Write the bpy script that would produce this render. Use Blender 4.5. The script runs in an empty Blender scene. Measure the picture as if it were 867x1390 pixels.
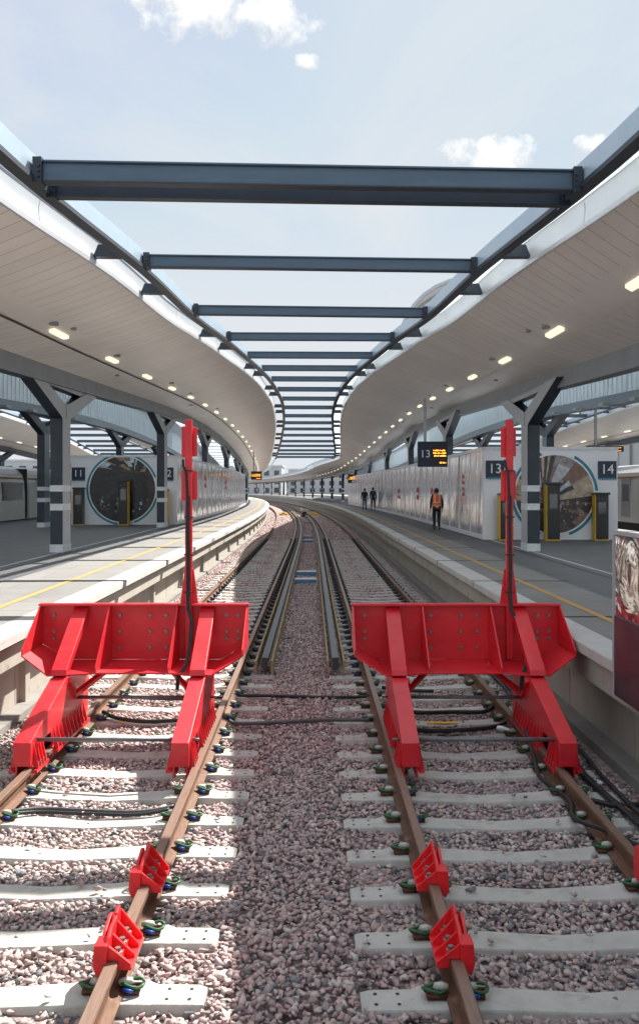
import bpy, bmesh, math, random
import numpy as np
from mathutils import Vector, Matrix
random.seed(7); rng = np.random.default_rng(11)
S = bpy.context.scene
COL = S.collection
H = 2.52          # camera height above the rail head
PZ = 0.915        # platform height above the rail head

# ------------------------------------------------------------------ materials
def nt(m): return m.node_tree.nodes, m.node_tree.links
def mat(name, col, rough=0.6, metal=0.0, var=0.12, scale=6.0, bump=0.0, bscale=60.0, col2=None, spec=0.5, stretch=None, dirt=None, coat=0.0):
    m = bpy.data.materials.new(name); m.use_nodes = True
    n, l = nt(m); b = n['Principled BSDF']
    b.inputs['Roughness'].default_value = rough; b.inputs['Metallic'].default_value = metal
    b.inputs['Specular IOR Level'].default_value = spec
    b.inputs['Coat Weight'].default_value = coat
    tc = n.new('ShaderNodeTexCoord'); src = tc.outputs['Object']
    if stretch:
        mp = n.new('ShaderNodeMapping'); mp.inputs['Scale'].default_value = stretch
        l.new(src, mp.inputs[0]); src = mp.outputs[0]
    nz = n.new('ShaderNodeTexNoise'); nz.inputs['Scale'].default_value = scale; nz.inputs['Detail'].default_value = 6; nz.inputs['Roughness'].default_value = .65
    l.new(src, nz.inputs['Vector'])
    rp = n.new('ShaderNodeValToRGB'); rp.color_ramp.elements[0].position = .3; rp.color_ramp.elements[1].position = .7
    c2 = col2 or [min(1, c*(1+var)) for c in col[:3]]
    c1 = [c*(1-var) for c in col[:3]]
    rp.color_ramp.elements[0].color = (*c1, 1); rp.color_ramp.elements[1].color = (*c2[:3], 1)
    l.new(nz.outputs['Fac'], rp.inputs[0]); out = rp.outputs[0]
    if dirt:
        n2 = n.new('ShaderNodeTexNoise'); n2.inputs['Scale'].default_value = dirt[1]; n2.inputs['Detail'].default_value = 8; n2.inputs['Roughness'].default_value = .7
        l.new(tc.outputs['Object'], n2.inputs['Vector'])
        r2 = n.new('ShaderNodeValToRGB'); r2.color_ramp.elements[0].position = dirt[2]; r2.color_ramp.elements[1].position = min(1, dirt[2]+.12)
        l.new(n2.outputs['Fac'], r2.inputs[0])
        mx = n.new('ShaderNodeMixRGB'); mx.inputs['Color2'].default_value = (*dirt[0], 1)
        l.new(r2.outputs[0], mx.inputs['Fac']); l.new(out, mx.inputs['Color1']); out = mx.outputs[0]
    l.new(out, b.inputs['Base Color'])
    if bump:
        n3 = n.new('ShaderNodeTexNoise'); n3.inputs['Scale'].default_value = bscale; n3.inputs['Detail'].default_value = 4
        l.new(tc.outputs['Object'], n3.inputs['Vector'])
        bp = n.new('ShaderNodeBump'); bp.inputs['Strength'].default_value = bump; bp.inputs['Distance'].default_value = .01
        l.new(n3.outputs['Fac'], bp.inputs['Height']); l.new(bp.outputs[0], b.inputs['Normal'])
    return m
def wear(m, col, scale, thr, stretch=(1,1,1), amount=1.0, width=.05, rnd=False):
    n, l = nt(m); b = n['Principled BSDF']; src = b.inputs['Base Color'].links[0].from_socket
    tc = n.new('ShaderNodeTexCoord'); mp = n.new('ShaderNodeMapping'); mp.inputs['Scale'].default_value = stretch; l.new(tc.outputs['Object'], mp.inputs[0])
    if rnd:
        oi = n.new('ShaderNodeObjectInfo'); l.new(oi.outputs['Location'], mp.inputs['Location'])
    nz = n.new('ShaderNodeTexNoise'); nz.inputs['Scale'].default_value = scale; nz.inputs['Detail'].default_value = 9; nz.inputs['Roughness'].default_value = .68; l.new(mp.outputs[0], nz.inputs['Vector'])
    r = n.new('ShaderNodeMapRange'); r.inputs['From Min'].default_value = thr; r.inputs['From Max'].default_value = thr+width; r.inputs['To Max'].default_value = amount; r.clamp = True; l.new(nz.outputs['Fac'], r.inputs['Value'])
    mx = n.new('ShaderNodeMixRGB'); mx.inputs['Color2'].default_value = (*col,1); l.new(r.outputs[0], mx.inputs['Fac']); l.new(src, mx.inputs['Color1']); l.new(mx.outputs[0], b.inputs['Base Color'])
def emis(name, col, st):
    m = bpy.data.materials.new(name); m.use_nodes = True; n, l = nt(m); b = n['Principled BSDF']
    b.inputs['Base Color'].default_value = (*col, 1); b.inputs['Emission Color'].default_value = (*col, 1); b.inputs['Emission Strength'].default_value = st
    return m
M = {}
M['red'] = mat('red paint', (.66,.012,.024), .42, var=.12, scale=3.5, dirt=((.72,.20,.17), 26, .645), coat=.12, bump=.05, bscale=30)
M['red_plastic'] = mat('red block paint', (.76,.016,.022), .42, var=.12, scale=14, dirt=((.45,.06,.05), 60, .66))
M['bolt'] = mat('bolt steel', (.22,.22,.20), .45, .7, var=.3, scale=60)
M['steel_tube'] = mat('steel tie rod', (.16,.17,.18), .5, .3, var=.25, scale=20)
M['rubber'] = mat('black cable', (.018,.018,.02), .55, var=.3, scale=9)
M['cable_grey'] = mat('grey cable', (.09,.09,.095), .55, var=.3, scale=9)
M['rail_side'] = mat('rusty rail web', (.155,.080,.048), .75, .1, var=.35, scale=9, stretch=(8,1,8), dirt=((.27,.155,.095), 7, .58))
M['rail_top'] = mat('worn rail head', (.25,.165,.125), .45, .35, var=.2, scale=5, stretch=(20,1,1), dirt=((.20,.10,.06), 12, .6))
M['third'] = mat('conductor rail steel', (.10,.10,.105), .42, .55, var=.3, scale=6, stretch=(30,1,1), dirt=((.13,.07,.04), 9, .62))
M['timber'] = mat('timber guard board', (.36,.25,.13), .8, var=.3, scale=5, stretch=(6,1,6), dirt=((.12,.09,.06), 5, .55))
M['sleeper'] = mat('sleeper concrete', (.52,.51,.47), .85, var=.10, scale=7, bump=.35, bscale=140, dirt=((.33,.30,.26), 5, .60))
M['hole'] = mat('dark hole', (.02,.045,.03), .8)
M['green'] = mat('green clip', (.015,.13,.05), .5, var=.3, scale=60)
M['brown'] = mat('brown clip', (.10,.035,.02), .6, .2, var=.4, scale=60)
M['cap'] = mat('grey nylon cap', (.50,.50,.44), .5, var=.25, scale=50)
M['blue'] = mat('blue nylon', (.01,.08,.42), .45)
M['blue_box'] = mat('pale blue box paint', (.10,.26,.42), .6, var=.2, scale=12)
M['white_top'] = mat('white lid', (.62,.66,.68), .6, var=.12, scale=9)
M['yellow'] = mat('yellow paint', (.75,.45,.04), .6, var=.15, scale=8)
M['coping'] = mat('white coping concrete', (.52,.51,.485), .8, var=.09, scale=3, bump=.2, bscale=60, dirt=((.40,.38,.35), 7, .62))
M['wall'] = mat('precast wall concrete', (.42,.39,.34), .85, var=.14, scale=1.3, stretch=(1,1,.3), bump=.2, bscale=40, dirt=((.25,.21,.17), 3, .60))
M['ledge'] = mat('trough lid concrete', (.24,.23,.21), .85, var=.15, scale=3, bump=.2)
M['recess'] = mat('painted recess shade', (.07,.055,.045), .9)  # dark colour stands in for shade in the gap below the coping
M['joint'] = mat('expansion joint rubber', (.05,.05,.05), .8, var=.3, scale=30)
def paving(name, col, sx, sy, gap, rough=.75, dirtc=None):
    m = mat(name, col, rough, var=.08, scale=1.2, bump=.12, bscale=90, dirt=(dirtc or [c*.72 for c in col], 2.2, .60))
    n, l = nt(m); b = n['Principled BSDF']; src = b.inputs['Base Color'].links[0].from_socket
    tc = n.new('ShaderNodeTexCoord'); mp = n.new('ShaderNodeMapping'); mp.inputs['Rotation'].default_value = (0,0,0)
    br = n.new('ShaderNodeTexBrick'); br.inputs['Scale'].default_value = 1; br.inputs['Brick Width'].default_value = sx; br.inputs['Row Height'].default_value = sy
    br.inputs['Mortar Size'].default_value = gap; br.inputs['Color1'].default_value = (1,1,1,1); br.inputs['Color2'].default_value = (.86,.87,.88,1); br.inputs['Mortar'].default_value = (.45,.45,.45,1)
    l.new(tc.outputs['Object'], mp.inputs[0]); l.new(mp.outputs[0], br.inputs[0])
    mx = n.new('ShaderNodeMixRGB'); mx.blend_type = 'MULTIPLY'; mx.inputs['Fac'].default_value = 1
    l.new(src, mx.inputs['Color1']); l.new(br.outputs['Color'], mx.inputs['Color2']); l.new(mx.outputs[0], b.inputs['Base Color'])
    return m
M['pave_light'] = paving('light platform paving', (.225,.22,.21), 4.6, .92, .010)
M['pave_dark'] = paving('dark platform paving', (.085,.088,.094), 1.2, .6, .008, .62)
M['line_yellow'] = mat('yellow line', (.52,.29,.075), .7, var=.1, scale=4, dirt=((.42,.33,.2), 9, .60))
M['line_white'] = mat('pale line', (.50,.51,.52), .7, var=.12, scale=5)
M['navy'] = mat('navy steel paint', (.020,.030,.045), .42, .0, var=.2, scale=4)
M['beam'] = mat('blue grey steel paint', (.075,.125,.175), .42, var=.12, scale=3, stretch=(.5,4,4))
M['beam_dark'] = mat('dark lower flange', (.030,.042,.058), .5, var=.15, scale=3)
M['plate'] = mat('light grey steel plate', (.40,.42,.44), .45, .1, var=.08, scale=2)
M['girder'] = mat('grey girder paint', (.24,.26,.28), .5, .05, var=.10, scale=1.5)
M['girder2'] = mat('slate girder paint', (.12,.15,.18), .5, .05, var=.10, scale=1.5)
M['fascia'] = mat('brushed fascia metal', (.60,.63,.66), .38, .15, var=.05, scale=1.5)
M['lip'] = mat('bright lip trim', (.80,.82,.84), .3, .3, var=.04)
M['upstand'] = mat('pale blue upstand', (.42,.53,.62), .35, .2, var=.07, scale=2)
M['deck'] = mat('roof deck metal', (.60,.62,.63), .5, .2, var=.1, scale=.7)
M['clad'] = mat('pale blue cladding', (.52,.59,.64), .5, .0, var=.06, scale=1)
M['lamp'] = emis('lit lamp diffuser', (1.0,.90,.66), .42)
M['lampbody'] = mat('lamp body', (.25,.25,.25), .5)
M['white'] = mat('white hoarding panel', (.76,.77,.80), .42, var=.04, scale=1)
M['teal'] = mat('teal ring', (.012,.20,.28), .4)
M['signblue'] = mat('navy sign face', (.006,.018,.045), .35)
M['signtext'] = mat('white lettering', (.75,.78,.80), .5)
M['black'] = mat('black gloss metal', (.012,.012,.014), .28, var=.3)
M['cab_yellow'] = mat('yellow edge trim', (.62,.38,.02), .5)
M['led'] = emis('orange led lettering', (1.0,.33,.03), 2.2)
M['train_side'] = mat('train body paint', (.78,.78,.75), .3, .2, var=.06, scale=2)
M['train_roof'] = mat('train roof', (.55,.57,.60), .4, .2, var=.08, scale=3)
M['train_dark'] = mat('train underframe', (.02,.02,.022), .7)
M['train_orange'] = mat('train stripe', (.45,.18,.05), .5)
M['train_bellows'] = mat('gangway bellows', (.03,.028,.028), .8)
M['glass'] = mat('dark window glass', (.025,.035,.04), .06, .0, var=.2, spec=.8)
M['skin'] = mat('skin', (.45,.27,.20), .6)
M['hair'] = mat('dark hair', (.02,.014,.01), .6)
M['hivis'] = mat('orange hi-vis cloth', (1.0,.20,.03), .7, var=.1, scale=12)
M['reflect'] = mat('reflective tape', (.62,.64,.62), .35, .3)
M['cloth_dark'] = mat('dark cloth', (.012,.013,.018), .85, var=.3, scale=12)
M['cloth_navy'] = mat('navy cloth', (.02,.035,.07), .85, var=.3, scale=12)
M['denim'] = mat('denim', (.05,.11,.22), .85, var=.3, scale=12)
M['cloth_pink'] = mat('pink shirt', (.80,.22,.14), .8)
M['bag'] = mat('bag fabric', (.35,.06,.06), .7)
M['brick'] = mat('far brick wall', (.22,.13,.10), .85, var=.2, scale=.6)
M['stucco'] = mat('far pale wall', (.45,.47,.48), .85, var=.1, scale=.3)
M['red_ink'] = mat('pink red print', (.65,.10,.16), .6)
M['soffit_line'] = mat('pale slot trim', (.78,.74,.66), .4, .1)
M['shell'] = mat('pale roof shell', (.55,.60,.63), .35, .2, var=.05, scale=.4)

wear(M['red'], (.62,.10,.09), 1.6, .50, (1,1,2), .40, .25); wear(M['red'], (.20,.05,.035), 14, .68, (1,1,1), .75); wear(M['red'], (.42,.16,.12), 30, .66, (3,3,.4), .5)
wear(M['red_plastic'], (.30,.07,.05), 25, .64, (1,1,1), .7); wear(M['red_plastic'], (.72,.22,.18), 9, .60, (1,1,1), .4, .15)
wear(M['sleeper'], (.30,.25,.20), 3.2, .54, (1,1,1), .55, .20, True); wear(M['sleeper'], (.24,.15,.10), 11, .63, (1,1,1), .6, .10, True)
wear(M['pave_light'], (.13,.125,.12), .8, .55, (1,.35,1), .5, .2); wear(M['pave_light'], (.10,.10,.10), 9, .68, (1,1,1), .6)
wear(M['pave_dark'], (.15,.15,.15), .7, .56, (1,.3,1), .5, .2); wear(M['coping'], (.26,.25,.23), 6, .60, (1,.4,1), .55, .15)
wear(M['line_yellow'], (.30,.26,.19), 14, .56, (1,1,1), .75, .1); wear(M['rail_side'], (.33,.19,.11), 3, .55, (1,.3,1), .5, .2); wear(M['rail_side'], (.05,.035,.03), 22, .60, (1,.5,1), .7, .1); wear(M['rail_top'], (.10,.065,.05), 9, .58, (1,.25,1), .6, .15)
wear(M['soffit'] if 'soffit' in M else M['plate'], (.34,.36,.37), 2, .6, (1,1,1), .2, .2); wear(M['beam'], (.05,.075,.10), 5, .58, (.3,1,1), .5, .2)
fm = bpy.data.materials.new('frosted glazing'); fm.use_nodes = True; n_, l_ = nt(fm); tr_ = n_.new('ShaderNodeBsdfTranslucent'); tr_.inputs[0].default_value = (.80,.84,.86,1)
mx_ = n_.new('ShaderNodeMixShader'); mx_.inputs[0].default_value = .8; l_.new(n_['Principled BSDF'].outputs[0], mx_.inputs[1]); l_.new(tr_.outputs[0], mx_.inputs[2]); l_.new(mx_.outputs[0], n_['Material Output'].inputs[0]); M['frosted'] = fm
# soffit with cross seams
def soffit_mat():
    m = mat('soffit metal panels', (.82,.79,.75), .40, .06, var=.06, scale=.9)
    n, l = nt(m); b = n['Principled BSDF']; src = b.inputs['Base Color'].links[0].from_socket
    uv = n.new('ShaderNodeUVMap'); uv.uv_map = 'UVMap'; sp = n.new('ShaderNodeSeparateXYZ'); l.new(uv.outputs[0], sp.inputs[0])
    def math_(op, a, bb=None, c=None):
        x = n.new('ShaderNodeMath'); x.operation = op
        for i, v in enumerate((a, bb, c)):
            if v is None: continue
            if isinstance(v, (int, float)): x.inputs[i].default_value = v
            else: l.new(v, x.inputs[i])
        return x.outputs[0]
    t = math_('DIVIDE', sp.outputs['Y'], .46)
    fr = math_('FRACT', t); fl = math_('FLOOR', t)
    seam = math_('LESS_THAN', fr, .035)
    plain = math_('MULTIPLY', math_('GREATER_THAN', sp.outputs['X'], .66), math_('LESS_THAN', sp.outputs['X'], 1.30))
    seam = math_('MULTIPLY', seam, math_('SUBTRACT', 1, plain))
    s1 = math_('LESS_THAN', math_('ABSOLUTE', math_('SUBTRACT', sp.outputs['X'], 1.30)), .012)
    s2 = math_('LESS_THAN', math_('ABSOLUTE', math_('SUBTRACT', sp.outputs['X'], .66)), .012)
    s3 = math_('LESS_THAN', math_('FRACT', math_('DIVIDE', sp.outputs['X'], 1.9)), .008)
    wn = n.new('ShaderNodeTexWhiteNoise'); wn.noise_dimensions = '2D'
    cb = n.new('ShaderNodeCombineXYZ'); l.new(fl, cb.inputs[0]); cb.inputs[1].default_value = 1; l.new(cb.outputs[0], wn.inputs['Vector'])
    val = math_('MULTIPLY_ADD', wn.outputs['Value'], .07, .93)
    val = math_('MULTIPLY', val, math_('MULTIPLY_ADD', seam, -.62, 1))
    mx = n.new('ShaderNodeMixRGB'); mx.blend_type = 'MULTIPLY'; mx.inputs['Fac'].default_value = 1
    l.new(src, mx.inputs['Color1']); l.new(val, mx.inputs['Color2']); l.new(mx.outputs[0], b.inputs['Base Color'])
    bp = n.new('ShaderNodeBump'); bp.inputs['Strength'].default_value = .3; bp.inputs['Distance'].default_value = .01
    l.new(math_('SUBTRACT', 1, seam), bp.inputs['Height']); l.new(bp.outputs[0], b.inputs['Normal'])
    return m
M['soffit'] = soffit_mat()
def chrome(name, tint, sc=(1.2,.9,.35), strength=.55):
    m = bpy.data.materials.new(name); m.use_nodes = True; n, l = nt(m); b = n['Principled BSDF']
    b.inputs['Metallic'].default_value = .93 if name != 'mirror film' else .6; b.inputs['Roughness'].default_value = .07 if name != 'mirror film' else .10; b.inputs['Base Color'].default_value = (*tint, 1)
    tc = n.new('ShaderNodeTexCoord'); mp = n.new('ShaderNodeMapping'); mp.inputs['Scale'].default_value = sc
    l.new(tc.outputs['Object'], mp.inputs[0])
    nz = n.new('ShaderNodeTexNoise'); nz.inputs['Scale'].default_value = 2.2; nz.inputs['Detail'].default_value = 1.5; nz.inputs['Distortion'].default_value = 1.2
    l.new(mp.outputs[0], nz.inputs['Vector'])
    if name == 'mirror film':
        n4 = n.new('ShaderNodeTexNoise'); n4.inputs['Scale'].default_value = 1.3; n4.inputs['Detail'].default_value = 6; n4.inputs['Distortion'].default_value = .8; l.new(mp.outputs[0], n4.inputs['Vector'])
        r4 = n.new('ShaderNodeValToRGB'); e4 = r4.color_ramp.elements; e4[0].position = .34; e4[0].color = (.22,.25,.32,1); e4[1].position = .56; e4[1].color = (.97,.97,.98,1)
        q4 = e4.new(.45); q4.color = (.80,.80,.84,1); q4 = e4.new(.70); q4.color = (.95,.84,.84,1); l.new(n4.outputs['Fac'], r4.inputs[0]); l.new(r4.outputs[0], b.inputs['Base Color'])
    bp = n.new('ShaderNodeBump'); bp.inputs['Strength'].default_value = strength; bp.inputs['Distance'].default_value = .12
    l.new(nz.outputs['Fac'], bp.inputs['Height']); l.new(bp.outputs[0], b.inputs['Normal'])
    return m
M['film'] = chrome('mirror film', (.95,.95,.97), (1,.9,.22), .22)
M['mirror'] = chrome('crumpled mirror sheet', (.72,.71,.71), (1,.8,1.0), .34)
M['darkmirror'] = mat('dark polished sheet', (.075,.068,.082), .22, .3, var=.5, scale=2.2, bump=.1, bscale=3)

def stone_mat(name, hue):
    m = bpy.data.materials.new(name); m.use_nodes = True; n, l = nt(m); b = n['Principled BSDF']
    at = n.new('ShaderNodeAttribute'); at.attribute_name = 'stone'
    rp = n.new('ShaderNodeValToRGB'); e = rp.color_ramp.elements
    cols = [(0.128,0.134,0.152),(0.270,0.276,0.281),(0.506,0.399,0.376),(0.364,0.270,0.258),(0.600,0.529,0.494),(0.411,0.376,0.352),(0.565,0.411,0.376),(0.671,0.635,0.588)]
    if hue: cols = [(0.140,0.140,0.152),(0.411,0.293,0.287),(0.529,0.376,0.358),(0.376,0.258,0.258),(0.553,0.447,0.423),(0.329,0.305,0.305),(0.600,0.423,0.388),(0.624,0.565,0.529)]
    e[0].position = 0; e[0].color = (*cols[0],1); e[1].position = 1; e[1].color = (*cols[-1],1)
    for i, c in enumerate(cols[1:-1]):
        q = e.new((i+1)/7); q.color = (*c,1)
    rp.color_ramp.interpolation = 'LINEAR'
    l.new(at.outputs['Fac'], rp.inputs[0])
    tc = n.new('ShaderNodeTexCoord'); nz = n.new('ShaderNodeTexNoise'); nz.inputs['Scale'].default_value = 45; nz.inputs['Detail'].default_value = 5
    l.new(tc.outputs['Object'], nz.inputs['Vector'])
    mx = n.new('ShaderNodeMixRGB'); mx.blend_type = 'OVERLAY'; mx.inputs['Fac'].default_value = .45
    l.new(rp.outputs[0], mx.inputs['Color1']); l.new(nz.outputs['Fac'], mx.inputs['Color2'])
    # brake dust and rust staining in bands beside the rails, broken up by noise
    sp = n.new('ShaderNodeSeparateXYZ'); l.new(tc.outputs['Object'], sp.inputs[0])
    def mm(op, p, q=None):
        x = n.new('ShaderNodeMath'); x.operation = op
        for i, v in enumerate((p,q)):
            if v is None: continue
            if isinstance(v,(int,float)): x.inputs[i].default_value = v
            else: l.new(v, x.inputs[i])
        return x.outputs[0]
    d = None
    for xc in (-2.62,-1.12,.71,2.17):
        q = mm('ABSOLUTE', mm('SUBTRACT', sp.outputs['X'], xc)); d = q if d is None else mm('MINIMUM', d, q)
    n2 = n.new('ShaderNodeTexNoise'); n2.inputs['Scale'].default_value = 2.2; n2.inputs['Detail'].default_value = 6; l.new(tc.outputs['Object'], n2.inputs['Vector'])
    f = mm('ADD', mm('SUBTRACT', .16, d), mm('MULTIPLY', mm('SUBTRACT', n2.outputs['Fac'], .5), .9))
    mr = n.new('ShaderNodeMapRange'); mr.inputs['From Min'].default_value = -.05; mr.inputs['From Max'].default_value = .30; mr.inputs['To Max'].default_value = .6; mr.clamp = True; l.new(f, mr.inputs['Value'])
    m2 = n.new('ShaderNodeMixRGB'); m2.blend_type = 'MULTIPLY'; m2.inputs['Color2'].default_value = (.76,.66,.58,1); l.new(mr.outputs[0], m2.inputs['Fac']); l.new(mx.outputs[0], m2.inputs['Color1'])
    l.new(m2.outputs[0], b.inputs['Base Color'])
    b.inputs['Roughness'].default_value = .85
    bp = n.new('ShaderNodeBump'); bp.inputs['Strength'].default_value = .4; bp.inputs['Distance'].default_value = .004
    l.new(nz.outputs['Fac'], bp.inputs['Height']); l.new(bp.outputs[0], b.inputs['Normal'])
    return m
M['stone_grey'] = stone_mat('mixed grey ballast stone', False)
M['stone_pink'] = stone_mat('pink ballast stone', True)
def bed_mat():
    m = bpy.data.materials.new('ballast bed'); m.use_nodes = True; n, l = nt(m); b = n['Principled BSDF']
    tc = n.new('ShaderNodeTexCoord'); v = n.new('ShaderNodeTexVoronoi'); v.inputs['Scale'].default_value = 17
    l.new(tc.outputs['Object'], v.inputs['Vector'])
    rp = n.new('ShaderNodeValToRGB'); e = rp.color_ramp.elements; e[0].color = (.12,.10,.10,1); e[1].color = (.46,.38,.35,1); q = e.new(.5); q.color = (.30,.23,.22,1)
    sp = n.new('ShaderNodeSeparateXYZ'); l.new(v.outputs['Color'], sp.inputs[0]); l.new(sp.outputs['X'], rp.inputs[0])
    l.new(rp.outputs[0], b.inputs['Base Color']); b.inputs['Roughness'].default_value = .9
    bp = n.new('ShaderNodeBump'); bp.inputs['Strength'].default_value = 1; bp.inputs['Distance'].default_value = .04; bp.invert = True
    l.new(v.outputs['Distance'], bp.inputs['Height']); l.new(bp.outputs[0], b.inputs['Normal'])
    return m
M['bed'] = bed_mat()
def picture_mat(name, stops, rot, sc):
    m = bpy.data.materials.new(name); m.use_nodes = True; n, l = nt(m); b = n['Principled BSDF']
    tc = n.new('ShaderNodeTexCoord'); mp = n.new('ShaderNodeMapping'); mp.inputs['Rotation'].default_value = rot; mp.inputs['Scale'].default_value = sc
    l.new(tc.outputs['Object'], mp.inputs[0])
    nz = n.new('ShaderNodeTexNoise'); nz.inputs['Scale'].default_value = 1.6; nz.inputs['Detail'].default_value = 7; nz.inputs['Roughness'].default_value = .6; nz.inputs['Distortion'].default_value = .6
    l.new(mp.outputs[0], nz.inputs['Vector'])
    rp = n.new('ShaderNodeValToRGB'); rp.color_ramp.interpolation = 'LINEAR'; e = rp.color_ramp.elements
    e[0].position = stops[0][0]; e[0].color = (*stops[0][1],1); e[1].position = stops[-1][0]; e[1].color = (*stops[-1][1],1)
    for p, c in stops[1:-1]: q = e.new(p); q.color = (*c,1)
    l.new(nz.outputs['Fac'], rp.inputs[0]); l.new(rp.outputs[0], b.inputs['Base Color']); b.inputs['Roughness'].default_value = .25
    return m
M['pic_a'] = picture_mat('printed hall picture', [(.3,(.01,.012,.014)),(.5,(.035,.03,.028)),(.56,(.14,.10,.07)),(.62,(.03,.03,.035)),(.72,(.20,.25,.29))], (0,.75,0), (2.6,1,.45))
M['pic_b'] = picture_mat('printed crowd picture', [(.3,(.05,.04,.04)),(.45,(.16,.11,.09)),(.52,(.34,.27,.21)),(.6,(.12,.10,.11)),(.72,(.42,.42,.44))], (0,.5,0), (2.2,1,.6))

# ------------------------------------------------------------------ mesh builder
WORLD = {}
class MB:
    def __init__(s): s.v = []; s.f = []; s.m = []; s.uv = {}
    def add(s, vs, fs, m=0):
        o = len(s.v); s.v += [tuple(x) for x in vs]; s.f += [tuple(i+o for i in f) for f in fs]; s.m += [m]*len(fs); return s
    def box(s, x0, x1, y0, y1, z0, z1, m=0):
        return s.add([(x0,y0,z0),(x1,y0,z0),(x1,y1,z0),(x0,y1,z0),(x0,y0,z1),(x1,y0,z1),(x1,y1,z1),(x0,y1,z1)],
              [(0,3,2,1),(4,5,6,7),(0,1,5,4),(1,2,6,5),(2,3,7,6),(3,0,4,7)], m)
    def prism(s, poly, axis, a, b, m=0):      # poly in the two other axes
        def P(u, v, w): return {'x':(w,u,v),'y':(u,w,v),'z':(u,v,w)}[axis]
        k = len(poly)
        return s.add([P(u,v,a) for u,v in poly]+[P(u,v,b) for u,v in poly],
              [tuple(range(k-1,-1,-1)), tuple(range(k,2*k))]+[(i,(i+1)%k,(i+1)%k+k,i+k) for i in range(k)], m)
    def loft(s, rings, m=0, closed=True, caps=True, mats=None):
        k = len(rings[0]); o = len(s.v)
        for r in rings: s.v += [tuple(p) for p in r]
        e = k if closed else k-1
        for i in range(len(rings)-1):
            for j in range(e):
                a = o+i*k+j; b = o+i*k+(j+1)%k
                s.f.append((a,b,b+k,a+k)); s.m.append(mats[j] if mats else m)
        if closed and caps:
            s.f.append(tuple(range(o+k-1,o-1,-1))); s.m.append(m)
            q = o+(len(rings)-1)*k; s.f.append(tuple(range(q,q+k))); s.m.append(m)
        return s
    def tube(s, pts, r, n=8, m=0):
        pts = [Vector(p) for p in pts]; rings = []; up0 = None
        for i, p in enumerate(pts):
            d = (pts[min(i+1,len(pts)-1)]-pts[max(i-1,0)]).normalized()
            if up0 is None: up0 = Vector((0,0,1)) if abs(d.z) < .9 else Vector((1,0,0))
            a = d.cross(up0).normalized(); b = a.cross(d).normalized(); up0 = b
            rr = r[i] if isinstance(r, (list,tuple)) else r
            rings.append([p+a*rr*math.cos(t*2*math.pi/n)+b*rr*math.sin(t*2*math.pi/n) for t in range(n)])
        return s.loft(rings, m)
    def beam(s, p, q, w, h, m=0, side=Vector((1,0,0)), mside=None):   # rectangular bar between two points; w along side
        p = Vector(p); q = Vector(q); d = (q-p).normalized(); sd = (side-d*side.dot(d)).normalized(); up = sd.cross(d).normalized()
        r = [[c+sd*a*w/2+up*b*h/2 for a,b in ((-1,-1),(1,-1),(1,1),(-1,1))] for c in (p,q)]
        ms = [m]*4
        if mside is not None: ms = [m,mside,m,mside]
        return s.loft(r, m, mats=ms)
    def build(s, name, mats, parent=None, origin=None, smooth=False, bevel=0, auto=None):
        if parent is not None: origin = WORLD[parent.name]
        origin = Vector(origin or (0,0,0))
        me = bpy.data.meshes.new(name)
        me.from_pydata([tuple(Vector(v)-origin) for v in s.v], [], s.f)
        for mm in (mats if isinstance(mats,(list,tuple)) else [mats]): me.materials.append(M[mm] if isinstance(mm,str) else mm)
        me.polygons.foreach_set('material_index', s.m)
        bm = bmesh.new(); bm.from_mesh(me); bmesh.ops.recalc_face_normals(bm, faces=bm.faces); bm.to_mesh(me); bm.free()
        if smooth: me.polygons.foreach_set('use_smooth', [True]*len(me.polygons))
        me.update()
        o = bpy.data.objects.new(name, me); COL.objects.link(o)
        if parent is not None: o.parent = parent
        else: o.location = origin
        WORLD[o.name] = origin
        if bevel:
            bv = o.modifiers.new('bevel','BEVEL'); bv.width = bevel; bv.segments = 2; bv.limit_method = 'ANGLE'; bv.angle_limit = .6; bv.harden_normals = False
        return o
def tag(o, label=None, cat=None, group=None, kind=None):
    if label: o['label'] = label
    if cat: o['category'] = cat
    if group: o['group'] = group
    if kind: o['kind'] = kind
    return o
def thing(name, loc, label, cat, group=None, kind=None):
    o = bpy.data.objects.new(name, None); o.empty_display_size = .2; COL.objects.link(o); o.location = loc
    WORLD[o.name] = Vector(loc); return tag(o, label, cat, group, kind)
def copy_tree(o, parent=None):
    c = o.copy(); COL.objects.link(c); c.parent = parent
    WORLD[c.name] = WORLD.get(o.name, Vector())
    for ch in [x for x in bpy.data.objects if x.parent == o]: copy_tree(ch, c)
    return c
ORD = ['nearest','second','third','fourth','fifth','sixth','seventh','eighth','ninth','tenth','eleventh','twelfth','thirteenth','fourteenth','fifteenth','sixteenth','seventeenth','eighteenth','nineteenth','twentieth']
def text_mesh(name, body, size, loc, m, parent, depth=.006, align='CENTER', sx=1.0):
    cu = bpy.data.curves.new(name, 'FONT'); cu.body = body; cu.size = size; cu.extrude = depth/2; cu.align_x = align; cu.align_y = 'CENTER'
    t = bpy.data.objects.new('tmp', cu); COL.objects.link(t)
    bpy.context.view_layer.update(); dg = bpy.context.evaluated_depsgraph_get()
    me = bpy.data.meshes.new_from_object(t.evaluated_get(dg)); bpy.data.objects.remove(t)
    R = Matrix.Rotation(math.pi/2, 4, 'X') @ Matrix.Diagonal((sx,1,1,1)); me.transform(R)
    me.materials.clear(); me.materials.append(M[m])
    o = bpy.data.objects.new(name, me); COL.objects.link(o); o.parent = parent; o.location = Vector(loc)-WORLD[parent.name]
    WORLD[o.name] = WORLD[parent.name]; return o

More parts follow.
